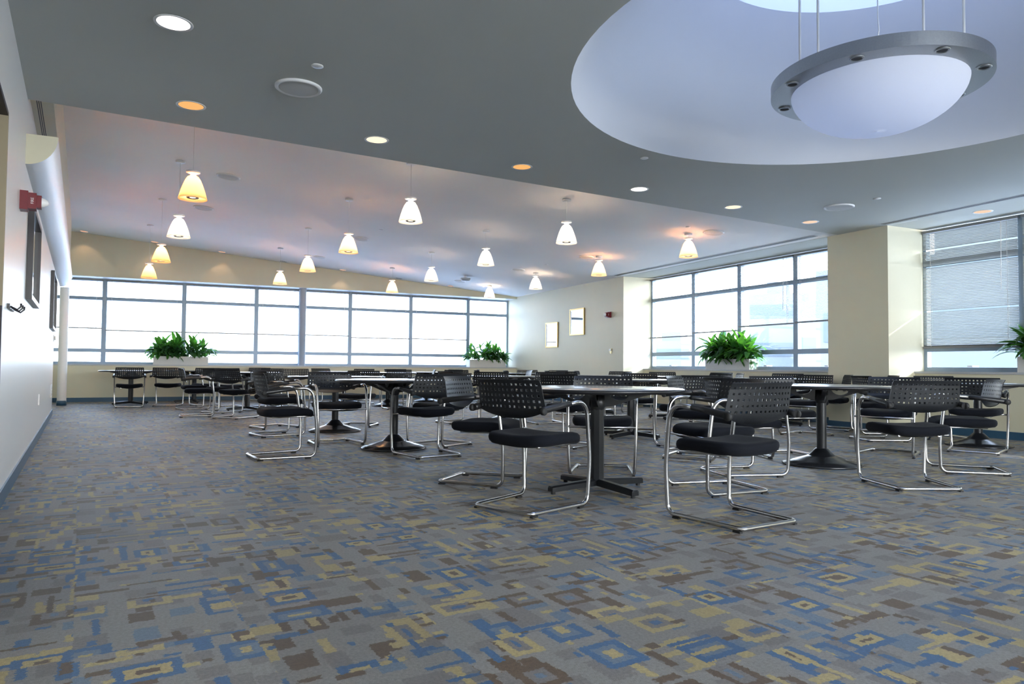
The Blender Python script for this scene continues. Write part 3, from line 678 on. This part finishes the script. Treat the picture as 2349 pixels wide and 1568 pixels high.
def framed(loc, rz, w_, h_, fm, lm, am, label, dep=0.03, fw=0.035):
    """hangs facing local +x, width along y, origin at its centre"""
    t = thing('framed_picture', loc, label, 'picture', 'framed wall pictures', rz)
    def ring(a, b, x0, x1):
        m_ = MB()
        m_.box(((x0+x1)/2, 0, h_/2-(a+b)/2), (x1-x0, w_-2*a, b-a)); m_.box(((x0+x1)/2, 0, -h_/2+(a+b)/2), (x1-x0, w_-2*a, b-a))
        for s in (-1, 1): m_.box(((x0+x1)/2, s*(w_/2-(a+b)/2), 0), (x1-x0, b-a, h_-2*b))
        return m_
    ring(0, fw, 0.002, dep).build('frame', fm, t)
    if lm: ring(fw, fw+0.03, 0.004, dep-0.008).build('liner', lm, t)
    b = fw+(0.03 if lm else 0)
    MB().box((dep*0.3, 0, 0), (0.008, w_-2*b+0.004, h_-2*b+0.004)).build('print', am, t)
framed((XW, 16.55, 1.725), PI, 0.66, 0.66, M['gold'], M['silver'], M['mirror'], 'lower gold-framed mirror-like picture on the far wall, nearer the corner planter', fw=0.03)
framed((XW, 15.25, 2.005), PI, 0.69, 0.66, M['gold'], M['silver'], M['mirror'], 'higher gold-framed mirror-like picture on the far wall, nearer the fire alarm', fw=0.03)
framed((lwall(7.60), 7.60, 1.79), -LA, 1.25, 0.78, M['blackframe'], None, M['print'], 'black-framed picture on the white wall below the fire alarm', dep=0.045, fw=0.04)
framed((lwall(12.9), 12.9, 1.80), -LA, 1.5, 0.84, M['blackframe'], None, M['print'], 'black-framed picture at the far end of the white wall', dep=0.045, fw=0.04)
def plate(name, loc, rz, w_, h_, label, cat, m, extra):
    t = thing(name, loc, label, cat, None, rz)
    MB().box((0.006, 0, 0), (0.012, w_, h_)).build('plate', m, t)
    extra(t)
def outl(t):
    for s in (-1, 1): MB().box((0.013, 0, s*0.022), (0.004, 0.034, 0.028)).build('receptacle', M['sill'], t)
plate('wall_outlet', (lwall(9.62), 9.62, 0.46), -LA, 0.08, 0.12, 'white electric outlet low on the white wall', 'outlet', M['white'], outl)
def grl(t):
    m_ = MB()
    for k in range(6): m_.box((0.014, 0, -0.06+0.024*k), (0.006, 0.26, 0.008))
    m_.build('louvres', M['sill'], t)
plate('wall_vent', (lwall(13.5), 13.5, 0.43), -LA, 0.32, 0.20, 'low wall vent at the far end of the white wall', 'vent', M['white'], grl)
plate('thermostat', (lwall(14.0), 14.0, 1.29), -LA, 0.08, 0.12, 'thermostat at the far edge of the white wall', 'thermostat', M['white'], lambda t: MB().box((0.022, 0, 0), (0.02, 0.06, 0.07)).build('dial_cover', M['sill'], t))
plate('thermostat', (XW, 13.75, 1.257), PI, 0.07, 0.12, 'small brass and white thermostat under the far fire alarm', 'thermostat', M['brass'], lambda t: MB().box((0.025, 0, 0.025), (0.03, 0.05, 0.045)).build('cover', M['white'], t))
t_ = thing('wall_hook_rail', (lwall(5.55), 5.55, 1.23), 'small dark metal hook rail on the white wall near the opening', 'hook rail', None, -LA)
MB().box((0.008, 0, 0), (0.016, 0.40, 0.03)).build('rail', M['blackframe'], t_)
for k in (-1, 0, 1): MB().tube([(0.012, k*0.15, 0.0), (0.05, k*0.15, -0.02), (0.07, k*0.15, 0.0), (0.07, k*0.15, 0.02)], 0.006, 6).build('hook', M['blackframe'], t_)

# ------------------------------------------------------------------ planters
def planter(loc, rz, L, W, Hh, label, plabel, seed, nst, reach, top, fringe=0.12):
    rnd = random.Random(seed)
    t = thing('planter_box', loc, label, 'planter', 'long planter boxes on the sills', rz)
    m_ = MB(); th = 0.018
    m_.span((-L/2, -W/2, 0), (L/2, -W/2+th, Hh)); m_.span((-L/2, W/2-th, 0), (L/2, W/2, Hh))
    m_.span((-L/2, -W/2+th, 0), (-L/2+th, W/2-th, Hh)); m_.span((L/2-th, -W/2+th, 0), (L/2, W/2-th, Hh)); m_.span((-L/2+th, -W/2+th, 0), (L/2-th, W/2-th, 0.02))
    m_.build('box', M['box'], t)
    MB().span((-L/2+th, -W/2+th, 0.02), (L/2-th, W/2-th, Hh-0.03)).build('soil', M['soil'], t)
    p = thing('leafy_plant', (loc[0], loc[1], loc[2]+Hh-0.03), plabel, 'plant', 'leafy green sill plants', rz)
    lf = MB(); st = MB()
    def leaf(base, d, Ln, Wd, droop, roll):
        d = d.normalized(); side = d.cross(Vector((0, 0, 1)))
        side = side.normalized() if side.length > 0.05 else Vector((1, 0, 0))
        up = side.cross(d)
        side = side*math.cos(roll)+up*math.sin(roll)
        n = 7; vs = []; pos = base.copy(); dr = d.copy()
        for i in range(n):
            q = i/(n-1); wd = Wd*(math.sin(PI*min(q*0.93+0.05, 1))**0.8)*(1-0.25*q)
            if i == n-1: wd = 0.001
            up = side.cross(dr).normalized()
            vs += [pos-side*wd+up*wd*0.28, pos, pos+side*wd+up*wd*0.28]
            pos = pos+dr*Ln/(n-1); dr = (dr+Vector((0, 0, -droop/(n-1)))).normalized()
        fs = []
        for i in range(n-1): a = i*3; fs += [(a, a+1, a+4, a+3), (a+1, a+2, a+5, a+4)]
        lf.add(vs, fs, True)
    for k in range(nst):
        bx = rnd.uniform(-L/2+0.06, L/2-0.06); by = rnd.uniform(-W/2+0.05, W/2-0.05)
        lean = Vector((bx/(L/2)*0.35+rnd.uniform(-.3, .3), by/(W/2)*0.3+rnd.uniform(-.3, .3), 1)).normalized()
        hgt = rnd.uniform(0.10, top)*(1-0.35*abs(bx/(L/2))**3)
        tip = Vector((bx, by, 0))+lean*hgt
        st.tube([(bx, by, 0), tuple(Vector((bx, by, 0))+lean*hgt*0.5), tuple(tip)], [0.007, 0.006, 0.004], 5)
        nl_ = rnd.randint(7, 10)
        for j in range(nl_):
            q = j/nl_; a = j*2.4+rnd.uniform(-.4, .4); elev = 0.05+1.15*q+rnd.uniform(-.25, .25)
            bpos = Vector((bx, by, 0))+lean*hgt*(0.25+0.75*q)
            d = Vector((math.cos(a)*math.cos(elev), math.sin(a)*math.cos(elev), math.sin(elev)))
            leaf(bpos, d, rnd.uniform(0.22, 0.31)*reach, rnd.uniform(0.034, 0.050)*reach, rnd.uniform(0.9, 1.9)*(1.1-0.6*q), rnd.uniform(-.5, .5))
    for k in range(int(L*34)):                       # skirt of leaves spilling over the rim
        bx = rnd.uniform(-L/2, L/2); sy = -1 if rnd.random() < 0.7 else 1
        d = Vector((rnd.uniform(-.5, .5)+bx/(L/2)*0.5, sy*1.0, rnd.uniform(0.2, 0.9)))
        leaf(Vector((bx, sy*W*0.35, 0.06+rnd.uniform(0, .20))), d, rnd.uniform(0.20, 0.29)*reach, rnd.uniform(0.034, 0.048)*reach, rnd.uniform(1.6, 2.8), rnd.uniform(-.4, .4))
    for s in (-1, 1):
        for k in range(12):
            d = Vector((s, rnd.uniform(-.7, .7), rnd.uniform(0.1, 0.9)))
            leaf(Vector((s*L*0.46, rnd.uniform(-W*.35, W*.35), 0.05+rnd.uniform(0, .12))), d, rnd.uniform(0.20, 0.30)*reach, rnd.uniform(0.034, 0.048)*reach, rnd.uniform(0.8, 2.4), rnd.uniform(-.4, .4))
    lf.build('leaves', M['leaf'], p); st.build('stems', M['stem'], p)
planter((0.225, 18.96+0.0, ZS), 0, 1.20, 0.26, 0.20, 'long grey planter box on the back sill near the white corner column', 'leafy plant filling the planter box near the white corner column', 3, 36, 1.2, 0.44)
planter((8.26, 18.96, ZS), 0, 1.14, 0.26, 0.215, 'grey planter box on the back sill in the room corner', 'bright leafy plant in the corner planter on the back sill', 5, 34, 1.02, 0.48)
planter((9.775, 10.60, ZS), PI/2*-1, 1.20, 0.22, 0.20, 'pale planter box with a sunlit end on the side window sill', 'bushy leafy plant with shiny leaves on the side window sill', 8, 38, 1.30, 0.44)
planter((9.735, 4.78, ZS), PI/2*-1, 1.16, 0.165, 0.20, 'planter box on the near bay sill, cut by the picture edge', 'leafy plant before the closed blind, cut by the picture edge', 11, 34, 1.25, 0.34)

# ------------------------------------------------------------------ tables
TABLES = {
  'T1': (2.784, 4.376, 'x', 6), 'T2': (5.423, 4.703, 'c', 0), 'T3': (2.153, 7.380, 'c', 0), 'T4': (1.997, 9.621, 'c', 0), 'T5': (8.512, 5.161, 'c', 0),
  'T6': (5.266, 7.495, 'x', 20), 'T7': (-0.757, 17.30, 'x', 40), 'T8': (0.50, 17.891, 'x', 10), 'T9': (1.352, 14.623, 'x', 25), 'T10': (4.269, 15.144, 'c', 0),
  'T12': (4.839, 10.378, 'c', 0), 'T15': (8.560, 8.320, 'x', 30), 'T13': (3.789, 17.271, 'c', 0), 'T14': (7.367, 11.563, 'x', 15), 'T16': (7.461, 14.846, 'c', 0),
  'T11': (7.850, 9.950, 'x', 35), 'T18': (5.75, 16.9, 'c', 0)}
TL = {
  'T1': 'round table on a black four-pronged foot, front and middle of the room', 'T2': 'round table on a flared black base in front of the pillar',
  'T3': 'round table on a flared base in the second row, amid four chairs', 'T4': 'round table on a flared base behind the second-row one, nearer the window',
  'T5': 'round table on a flared base against the near bay, cut by the picture edge', 'T6': 'round table on a four-pronged foot right behind the front table',
  'T7': 'round table closest to the white corner column', 'T8': 'round table below the long planter on the back sill', 'T9': 'four-pronged round table in the row before the long sill planter',
  'T10': 'small-looking flared-base table seen under the second-row tabletop', 'T12': 'flared-base table hidden behind the armless-looking silver chair back', 'T15': 'round table tucked in the bay beside the pillar',
  'T13': 'round table by the grey window column', 'T14': 'round table below the red fire alarm of the far wall', 'T16': 'round table below the lower gold frame',
  'T11': 'round table below the bushy planter of the side window', 'T18': 'round table halfway between grey column and corner planter'}
TL['T12'] = 'flared-base table in the middle rows, base showing past a silver-lit chair back'
TR, TH = 0.615, 0.73
def top_meshes():
    a = MB().lathe([(0, 0), (TR-0.012, 0), (TR-0.006, -0.002)], 72); 
    b = MB().lathe([(TR-0.006, -0.002), (TR, -0.006), (TR+0.002, -0.016), (TR-0.004, -0.027), (TR-0.02, -0.03), (0, -0.03)], 72)
    return a, b
arm_poly = [(0.03, -0.03), (0.40, -0.03), (0.40, -0.042), (0.33, -0.056), (0.25, -0.082), (0.17, -0.112), (0.10, -0.132), (0.03, -0.138)]
def arms_mb(oct_):
    m_ = MB()
    for k in range(4):
        a = PI/2*k+PI/4; A = (math.cos(a), math.sin(a), 0); Nn = (-math.sin(a), math.cos(a), 0)
        # plate with a half-moon cut: strips around the cut-out
        up = [(0.03+0.37*i/16) for i in range(17)]
        def low(x):
            for (x0, z0), (x1, z1) in zip(reversed(arm_poly[2:]), list(reversed(arm_poly[2:]))[1:]):
                if x0 <= x <= x1: return z0+(z1-z0)*(x-x0)/(x1-x0)
            return -0.04
        for x0, x1 in zip(up, up[1:]):
            def cut(x):
                q = 1-((x-0.16)/0.075)**2
                return -0.034-0.055*math.sqrt(q) if q > 0 else None
            c0, c1 = cut(x0), cut(x1)
            if c0 is None and c1 is None: m_.prism([(x0, -0.03), (x1, -0.03), (x1, low(x1)), (x0, low(x0))], A, (0, 0, 1), Nn, (0, 0, 0), 0.035)
            else:
                c0 = c0 if c0 is not None else -0.034; c1 = c1 if c1 is not None else -0.034
                m_.prism([(x0, c0), (x1, c1), (x1, low(x1)), (x0, low(x0))], A, (0, 0, 1), Nn, (0, 0, 0), 0.035)
    m_.lathe([(0, -0.03), (0.055, -0.03), (0.06, -0.13), (0.045, -0.165)], 16)
    return m_
def foot_mb(k):
    a = PI/2*k; A = Vector((math.cos(a), math.sin(a), 0)); Nn = Vector((-math.sin(a), math.cos(a), 0))
    sec = lambda w_, z0, z1: [(-w_, z0), (w_, z0), (w_, z1*0.75+z0*0.25), (w_*0.6, z1), (-w_*0.6, z1), (-w_, z1*0.75+z0*0.25)]
    m_ = MB(); rows = []
    for r, w_, z0, z1 in ((0.0, 0.034, 0.035, 0.082), (0.38, 0.031, 0.018, 0.060), (0.41, 0.030, 0.018, 0.056), (0.415, 0.022, 0.022, 0.048)):
        rows += [A*r+Nn*p+Vector((0, 0, z)) for p, z in sec(w_, z0, z1)]
    fs = []
    for i in range(3):
        for j in range(6): fs.append((i*6+j, i*6+(j+1) % 6, (i+1)*6+(j+1) % 6, (i+1)*6+j))
    fs += [tuple(range(5, -1, -1)), tuple(range(18, 24))]
    m_.add(rows, fs); return m_
def make_table(kind):
    t = thing('round_table', (0, 0, 0), '-', 'table', 'round dining tables')
    a, b = top_meshes(); to = a.build('tabletop', M['laminate'], t, (0, 0, TH)); b.build('edge_band', M['edge'], to)
    arms_mb(0).build('support_arms', M['iron'], t, (0, 0, TH))
    if kind == 'x':
        c = MB()
        pr = [(0.050*math.cos(PI/8+PI/4*j), 0.050*math.sin(PI/8+PI/4*j)) for j in range(8)]
        c.add([(x, y, 0.04) for x, y in pr]+[(x, y, TH-0.14) for x, y in pr], [(i, (i+1) % 8, 8+(i+1) % 8, 8+i) for i in range(8)]+[tuple(range(7, -1, -1)), tuple(range(8, 16))])
        c.build('column', M['iron'], t)
        for k in range(4):
            f = foot_mb(k).build('leg', M['iron'], t); a_ = PI/2*k
            MB().lathe([(0.016, 0), (0.016, 0.02), (0, 0.02)], 12, (0.385*math.cos(a_), 0.385*math.sin(a_), 0)).build('glide', M['glide'], f)
    else:
        MB().lathe([(0.043, 0.10), (0.043, TH-0.14)], 24).build('column', M['iron'], t)
        MB().lathe([(0, 0), (0.335, 0), (0.345, 0.008), (0.338, 0.020), (0.25, 0.045), (0.15, 0.075), (0.115, 0.088), (0, 0.088)], 64).build('base', M['cast'], t)
        MB().lathe([(0.118, 0.086), (0.105, 0.098), (0.055, 0.150), (0.043, 0.152)], 32).build('base_collar', M['iron'], t)
    return t
protoT = {}
for k_, (x, y, kd, rot) in TABLES.items():
    if kd not in protoT:
        t = make_table(kd); protoT[kd] = (t, tree(t)); t.location = (x, y, 0); t.rotation_euler = (0, 0, math.radians(rot)); t['label'] = TL[k_]
    else: copy_thing(protoT[kd][0], protoT[kd][1], (x, y, 0), math.radians(rot), TL[k_])

# ------------------------------------------------------------------ chairs
def chair_back():
    nC, nR = 14, 5
    bm = bmesh.new()
    # parameter grid: u across (-1..1), z levels
    hx, pitchx = 0.0135, 0.0335; hz, pitchz = 0.0140, 0.0335
    us = [-0.5]; 
    for c in range(nC):
        cx = (c-(nC-1)/2)*pitchx; us += [cx-hx/2, cx+hx/2]
    half = (nC/2)*pitchx+0.012; us = [-half]+us[1:]+[half]
    z0 = 0.775
    zs = [0.800]
    for r in range(nR): zs += [z0-r*pitchz+hz/2-0.004, z0-r*pitchz-hz/2-0.004]
    zl = zs[-1]
    tail = [0.0, 0.2, 0.4, 0.6, 0.8, 1.0]
    def bottom(u): return 0.566+0.050*(abs(u)/half)**2.2
    def P(u, z):
        q = (0.8-z)/0.235                                        # 0 top, 1 bottom
        wide = 1.0+0.07*min(q*1.4, 1.0)
        x = u*wide; k = u/half
        y = -0.248+0.045*q+0.036*k*k
        y += -0.012*max(0, 1-q*8)                                # rolled top edge
        if q > 0.72: y += 0.35*(q-0.72)**2*(1-0.35*k*k)*1.6
        return (x, y, z)
    rows = []
    for z in zs: rows.append([bm.verts.new(P(u, z)) for u in us])
    for t in tail[1:]: rows.append([bm.verts.new(P(u, zl+(bottom(u)-zl)*t)) for u in us])
    for i in range(len(rows)-1):
        for j in range(len(us)-1):
            if i < len(zs)-1 and i % 2 == 1 and j % 2 == 1: continue
            bm.faces.new((rows[i][j], rows[i][j+1], rows[i+1][j+1], rows[i+1][j]))
    bmesh.ops.recalc_face_normals(bm, faces=bm.faces)
    bmesh.ops.solidify(bm, geom=bm.faces[:], thickness=0.005)
    for f in bm.faces: f.smooth = False
    me = bpy.data.meshes.new('backrest'); bm.to_mesh(me); bm.free(); me.materials.append(M['plastic']); return me
def seat_mesh():
    n = 40; rows = []
    bm = bmesh.new()
    W_, D_ = 0.245, 0.235
    def outline(a, s):
        ca, sa = math.cos(a), math.sin(a); e = 0.42
        return (W_*s*math.copysign(abs(ca)**e, ca)*(1-0.05*(sa < 0)*abs(sa)), 0.035+D_*s*math.copysign(abs(sa)**e, sa))
    def topz(x, y):
        f = (y-0.035)/D_
        return 0.466+0.012*(x/W_)**2-0.018*max(0, f-0.35)**2*3-0.020*math.exp(-((f+0.25)/0.5)**2)*math.exp(-(x/0.16)**2)
    prof = [(0.0, 'c'), (0.35, 0), (0.65, 0), (0.85, -0.001), (0.94, -0.006), (0.985, -0.017), (1.0, -0.036), (0.985, -0.055), (0.93, -0.070), (0.7, -0.076), (0.3, -0.076)]
    prev = None
    ctr = bm.verts.new((0, 0.035, topz(0, 0.035)))
    for s, dz in prof[1:]:
        ring = []
        for k in range(n):
            x, y = outline(2*PI*k/n, s); ring.append(bm.verts.new((x, y, topz(x, y)+dz)))
        if prev is None:
            for k in range(n): bm.faces.new((ctr, ring[k], ring[(k+1) % n]))
        else:
            for k in range(n): bm.faces.new((prev[k], ring[k], ring[(k+1) % n], prev[(k+1) % n]))
        prev = ring
    bm.faces.new(list(reversed(prev)))
    bmesh.ops.recalc_face_normals(bm, faces=bm.faces)
    for f in bm.faces: f.smooth = True
    me = bpy.data.meshes.new('seat'); bm.to_mesh(me); bm.free(); me.materials.append(M['fabric']); return me
def make_chair():
    t = thing('conference_chair', (0, 0, 0), '-', 'chair', 'perforated black armchairs')
    def ob(n_, me):
        o = bpy.data.objects.new(n_, me); COL.objects.link(o); o.parent = t; return o
    ob('backrest', chair_back()); ob('seat', seat_mesh())
    R_ = 0.0135; zf = 0.022
    def side(s):
        pts = [(s*0.274, 0.03, 0.652), (s*0.276, 0.215, 0.668), (s*0.270, 0.262, 0.30), (s*0.258, 0.255, zf)]
        return pts
    L_ = side(-1); R2 = side(1)
    path = L_+[(-0.222, -0.262, zf), (0.222, -0.262, zf)]+list(reversed(R2))
    rad = [0, 0.13, 0.9, 0.055, 0.035, 0.035, 0.055, 0.9, 0.13, 0]
    fp = fillet(path, rad, 7)
    ob('tube_frame', MB().tube(fp, R_, 10).mesh('tube_frame', M['chrome']))
    for s in (-1, 1):
        a = MB().tube([(s*0.268, -0.232, 0.618), (s*0.270, -0.21, 0.623), (s*0.273, -0.07, 0.641), (s*0.274, 0.045, 0.6535)], [0.020, 0.022, 0.019, 0.0165], 12)
        ar = ob('armrest', a.mesh('armrest', M['sleeve']))
        c = MB().lathe([(0, 0.012), (0.018, 0.012), (0.023, 0.006), (0.023, -0.012), (0, -0.012)], 16)
        h = bpy.data.objects.new('hinge_cap', c.mesh('hinge_cap', M['glide'])); COL.objects.link(h); h.parent = ar
        h.matrix_local = Matrix.Translation((s*0.286, -0.226, 0.618)) @ Matrix.Rotation(PI/2, 4, 'Y')
        for y in (0.19, -0.235):
            sx = 0.222+(0.258-0.222)*(y+0.262)/0.517
            ob('glide', MB().box((s*sx, y, 0.005), (0.022, 0.05, 0.010)).mesh('glide', M['glide']))
    b = MB(); b.tube([(-0.268, 0.262, 0.398), (0.268, 0.262, 0.398)], 0.009, 8)
    for s in (-1, 1): b.tube([(s*0.15, 0.262, 0.398), (s*0.15, 0.20, 0.390), (s*0.15, -0.12, 0.390)], 0.009, 8)
    ob('seat_support', b.mesh('seat_support', M['chrome']))
    return t
CHAIRS = [
 (2.948, 3.188, 5.6, 'black mesh-back chair in the very front, facing away to the front table'),
 (2.048, 3.997, -66.5, 'front chair showing its full perforated back, at the near corner of the front table'),
 (5.064, 3.579, -24.4, 'chair turned away from us at the flared-base table before the pillar'),
 (0.961, 7.086, -83.6, 'side-on chair facing the second-row table from the open carpet'),
 (2.293, 6.693, 9.0, 'chair with its back to us at the near side of the second-row table'),
 (3.566, 4.008, 83.1, 'chair just behind the foremost chair, facing the front table sideways'),
 (4.329, 4.564, -103.1, 'chair facing the flared-base pillar table from the front table side'),
 (6.252, 3.894, 45.9, 'chair showing a narrow pale back, on the window side of the pillar table'),
 (7.855, 4.793, -65.2, 'chair against the near bay, its back to us, before the cropped table'),
 (6.713, 4.968, 114.4, 'chair facing us across the flared-base table before the pillar'),
 (7.969, 6.045, -113.6, 'chair between the pillar table and the cropped near bay table'),
 (1.205, 9.280, -77.4, 'side-on chair facing the third-row table, just behind the second-row side-on chair'),
 (1.313, 10.385, -158.1, 'chair beyond the two side-on chairs, facing the third-row table'),
 (1.668, 8.030, -173.7, 'chair facing us behind the second-row table, both chrome arms showing'),
 (2.728, 7.503, 116.3, 'chair pushed under the second-row table from its window side'),
 (2.160, 5.008, -135.0, 'chair with silver-lit back tucked behind the front chair'),
 (3.275, 5.070, 146.1, 'chair facing us straight across the front table'),
 (4.641, 5.516, -146.3, 'pale-backed chair between the front table and the pillar table'),
 (5.289, 9.851, -3.3, 'chair on the near side of the middle flared-base table, turned away'),
 (0.975, 12.494, -45.0, 'chair standing alone on the carpet beyond the side-on chairs'),
 (0.416, 13.080, -91.6, 'outermost side-on chair nearest the white wall, front of a pair'),
 (5.591, 5.318, 164.6, 'chair facing us from behind the pillar table'),
 (7.610, 6.829, 104.7, 'chair beyond the pillar table, facing sideways before the pillar'),
 (8.700, 7.350, 26.4, 'chair touching the pillar, facing the bay table'),
 (8.760, 6.680, 52.1, 'chair seen edge-on at the pillar corner'),
 (9.150, 8.640, 126.0, 'chair in the side bay behind the pillar, facing out'),
 (8.950, 5.880, 148.0, 'chair under the closed blind, facing the cropped table'),
 (5.195, 6.314, -3.5, 'chair with its back to us at the table right behind the front one'),
 (5.745, 8.025, 137.9, 'chair facing us across the table right behind the front one'),
 (4.022, 6.892, -64.1, 'chair facing the table right behind the front one from its open side'),
 (4.275, 9.546, -34.1, 'dark-backed chair before the middle flared-base table'),
 (6.291, 12.912, -103.7, 'chair by itself in the middle, facing the far wall table'),
 (2.464, 10.309, 145.8, 'chair facing the third-row table from its window side'),
 (2.283, 14.842, 171.3, 'chair facing us behind the third-row table near the back'),
 (1.942, 18.116, 173.9, 'chair against the back sill past the long planter'),
 (1.100, 15.560, -168.0, 'chair on the back-window side of the four-pronged row table'),
 (0.850, 14.000, -42.0, 'chair facing the four-pronged row table from the carpet side'),
 (1.800, 15.380, 146.0, 'chair on the column side of the four-pronged row table'),
 (0.404, 15.173, -79.3, 'side-on chair behind the outermost one, back of the pair'),
 (0.680, 16.560, 10.0, 'dark chair in front of the table below the long planter'),
 (-0.739, 16.300, 2.6, 'dark chair with back to us, closest to the white corner column'),
 (-0.046, 16.657, -10.3, 'dark chair with back to us, second from the white corner column'),
 (3.250, 16.750, -45.0, 'chair facing the table by the grey column from its near side'),
 (3.950, 16.330, 10.0, 'chair with its back to us before the table by the grey column'),
 (4.620, 15.900, 154.0, 'chair facing us behind the far flared-base table'),
 (4.176, 14.128, -5.3, 'chair with its back to us before the far flared-base table'),
 (4.960, 16.960, -95.0, 'chair between the grey column table and the next one'),
 (4.980, 14.820, 75.0, 'chair facing the far flared-base table from its window side'),
 (5.480, 14.180, -19.6, 'chair turned away in the aisle past the far flared-base table'),
 (6.086, 16.227, 25.0, 'chair turned away before the table between column and corner planter'),
 (6.706, 16.463, 62.0, 'chair to the corner side of the table between column and corner planter'),
 (5.900, 13.500, -100.6, 'silver-edged chair in the open middle aisle'),
 (4.036, 10.371, -81.4, 'silver-edged chair facing the middle flared-base table from its open side'),
 (7.820, 15.446, 153.1, 'chair facing us behind the table below the lower gold frame'),
 (6.880, 13.955, 76.9, 'narrow side-on chair before the table below the lower gold frame'),
 (7.370, 13.156, -107.0, 'grey-looking chair behind the table below the fire alarm'),
 (8.459, 15.201, 130.9, 'chair by the far wall under the higher gold frame'),
 (6.744, 11.381, -73.7, 'chair facing the table below the fire alarm from the aisle'),
 (8.136, 13.222, -109.4, 'chair by the far wall under the fire alarm'),
 (7.100, 10.560, 70.1, 'silver-backed chair in front of the table below the fire alarm'),
 (8.050, 11.990, 120.0, 'chair between the far wall table and the side bay'),
 (8.300, 10.760, 150.0, 'chair facing us behind the table below the bushy planter'),
 (7.943, 9.082, 6.1, 'silver-edged chair before the table below the bushy planter'),
 (8.640, 9.450, 61.0, 'narrow pale chair on the sill side of the bushy planter table'),
 (8.990, 10.180, 102.0, 'chair by the sill right under the bushy planter'),
]
pc = make_chair(); kids = tree(pc)
for i, (x, y, a, lb) in enumerate(CHAIRS):
    if i == 0: pc.location = (x, y, 0); pc.rotation_euler = (0, 0, math.radians(a)); pc['label'] = lb
    else: copy_thing(pc, kids, (x, y, 0), math.radians(a), lb)

# ------------------------------------------------------------------ outside
struct(MB().span((-120, -80, -3.2), (160, 220, -3.0)).build('exterior_ground', M['deck']))
def building(x, y, w_, d_, h_, label, z0=-3.0, fl=3.4, rz=0):
    t = thing('office_building', (x, y, z0), label, 'building', 'pale buildings outside', rz)
    MB().box((0, 0, h_/2), (w_, d_, h_)).build('walls', M['bldg'], t)
    m_ = MB(); z = 1.6
    while z+1.5 < h_:
        m_.box((0, 0, z+0.6), (w_+0.1, d_*0.94, 1.2)); z += fl
    m_.build('window_bands', M['bldgw'], t)
    MB().box((0, 0, h_+0.2), (w_*0.4, d_*0.4, 2.0)).build('roof_plant', M['bldg'], t)
building(50.5, 48.5, 5, 5, 10.6, 'pale blue office tower seen through the side window above the planter', rz=0.75)
building(62, 57, 14, 8, 7.6, 'lower pale block behind the office tower outside the side window', rz=0.75)
building(46.5, 39, 8, 6, 8.9, 'pale blue office building seen through the side window pane by the pillar', rz=0.75)
building(27.0, 14.5, 5, 14, 8, 'pale glass facade below the closed blind outside')
building(58, 73, 9, 6, 7.2, 'long low pale roofline far outside beyond the side window', rz=0.65)
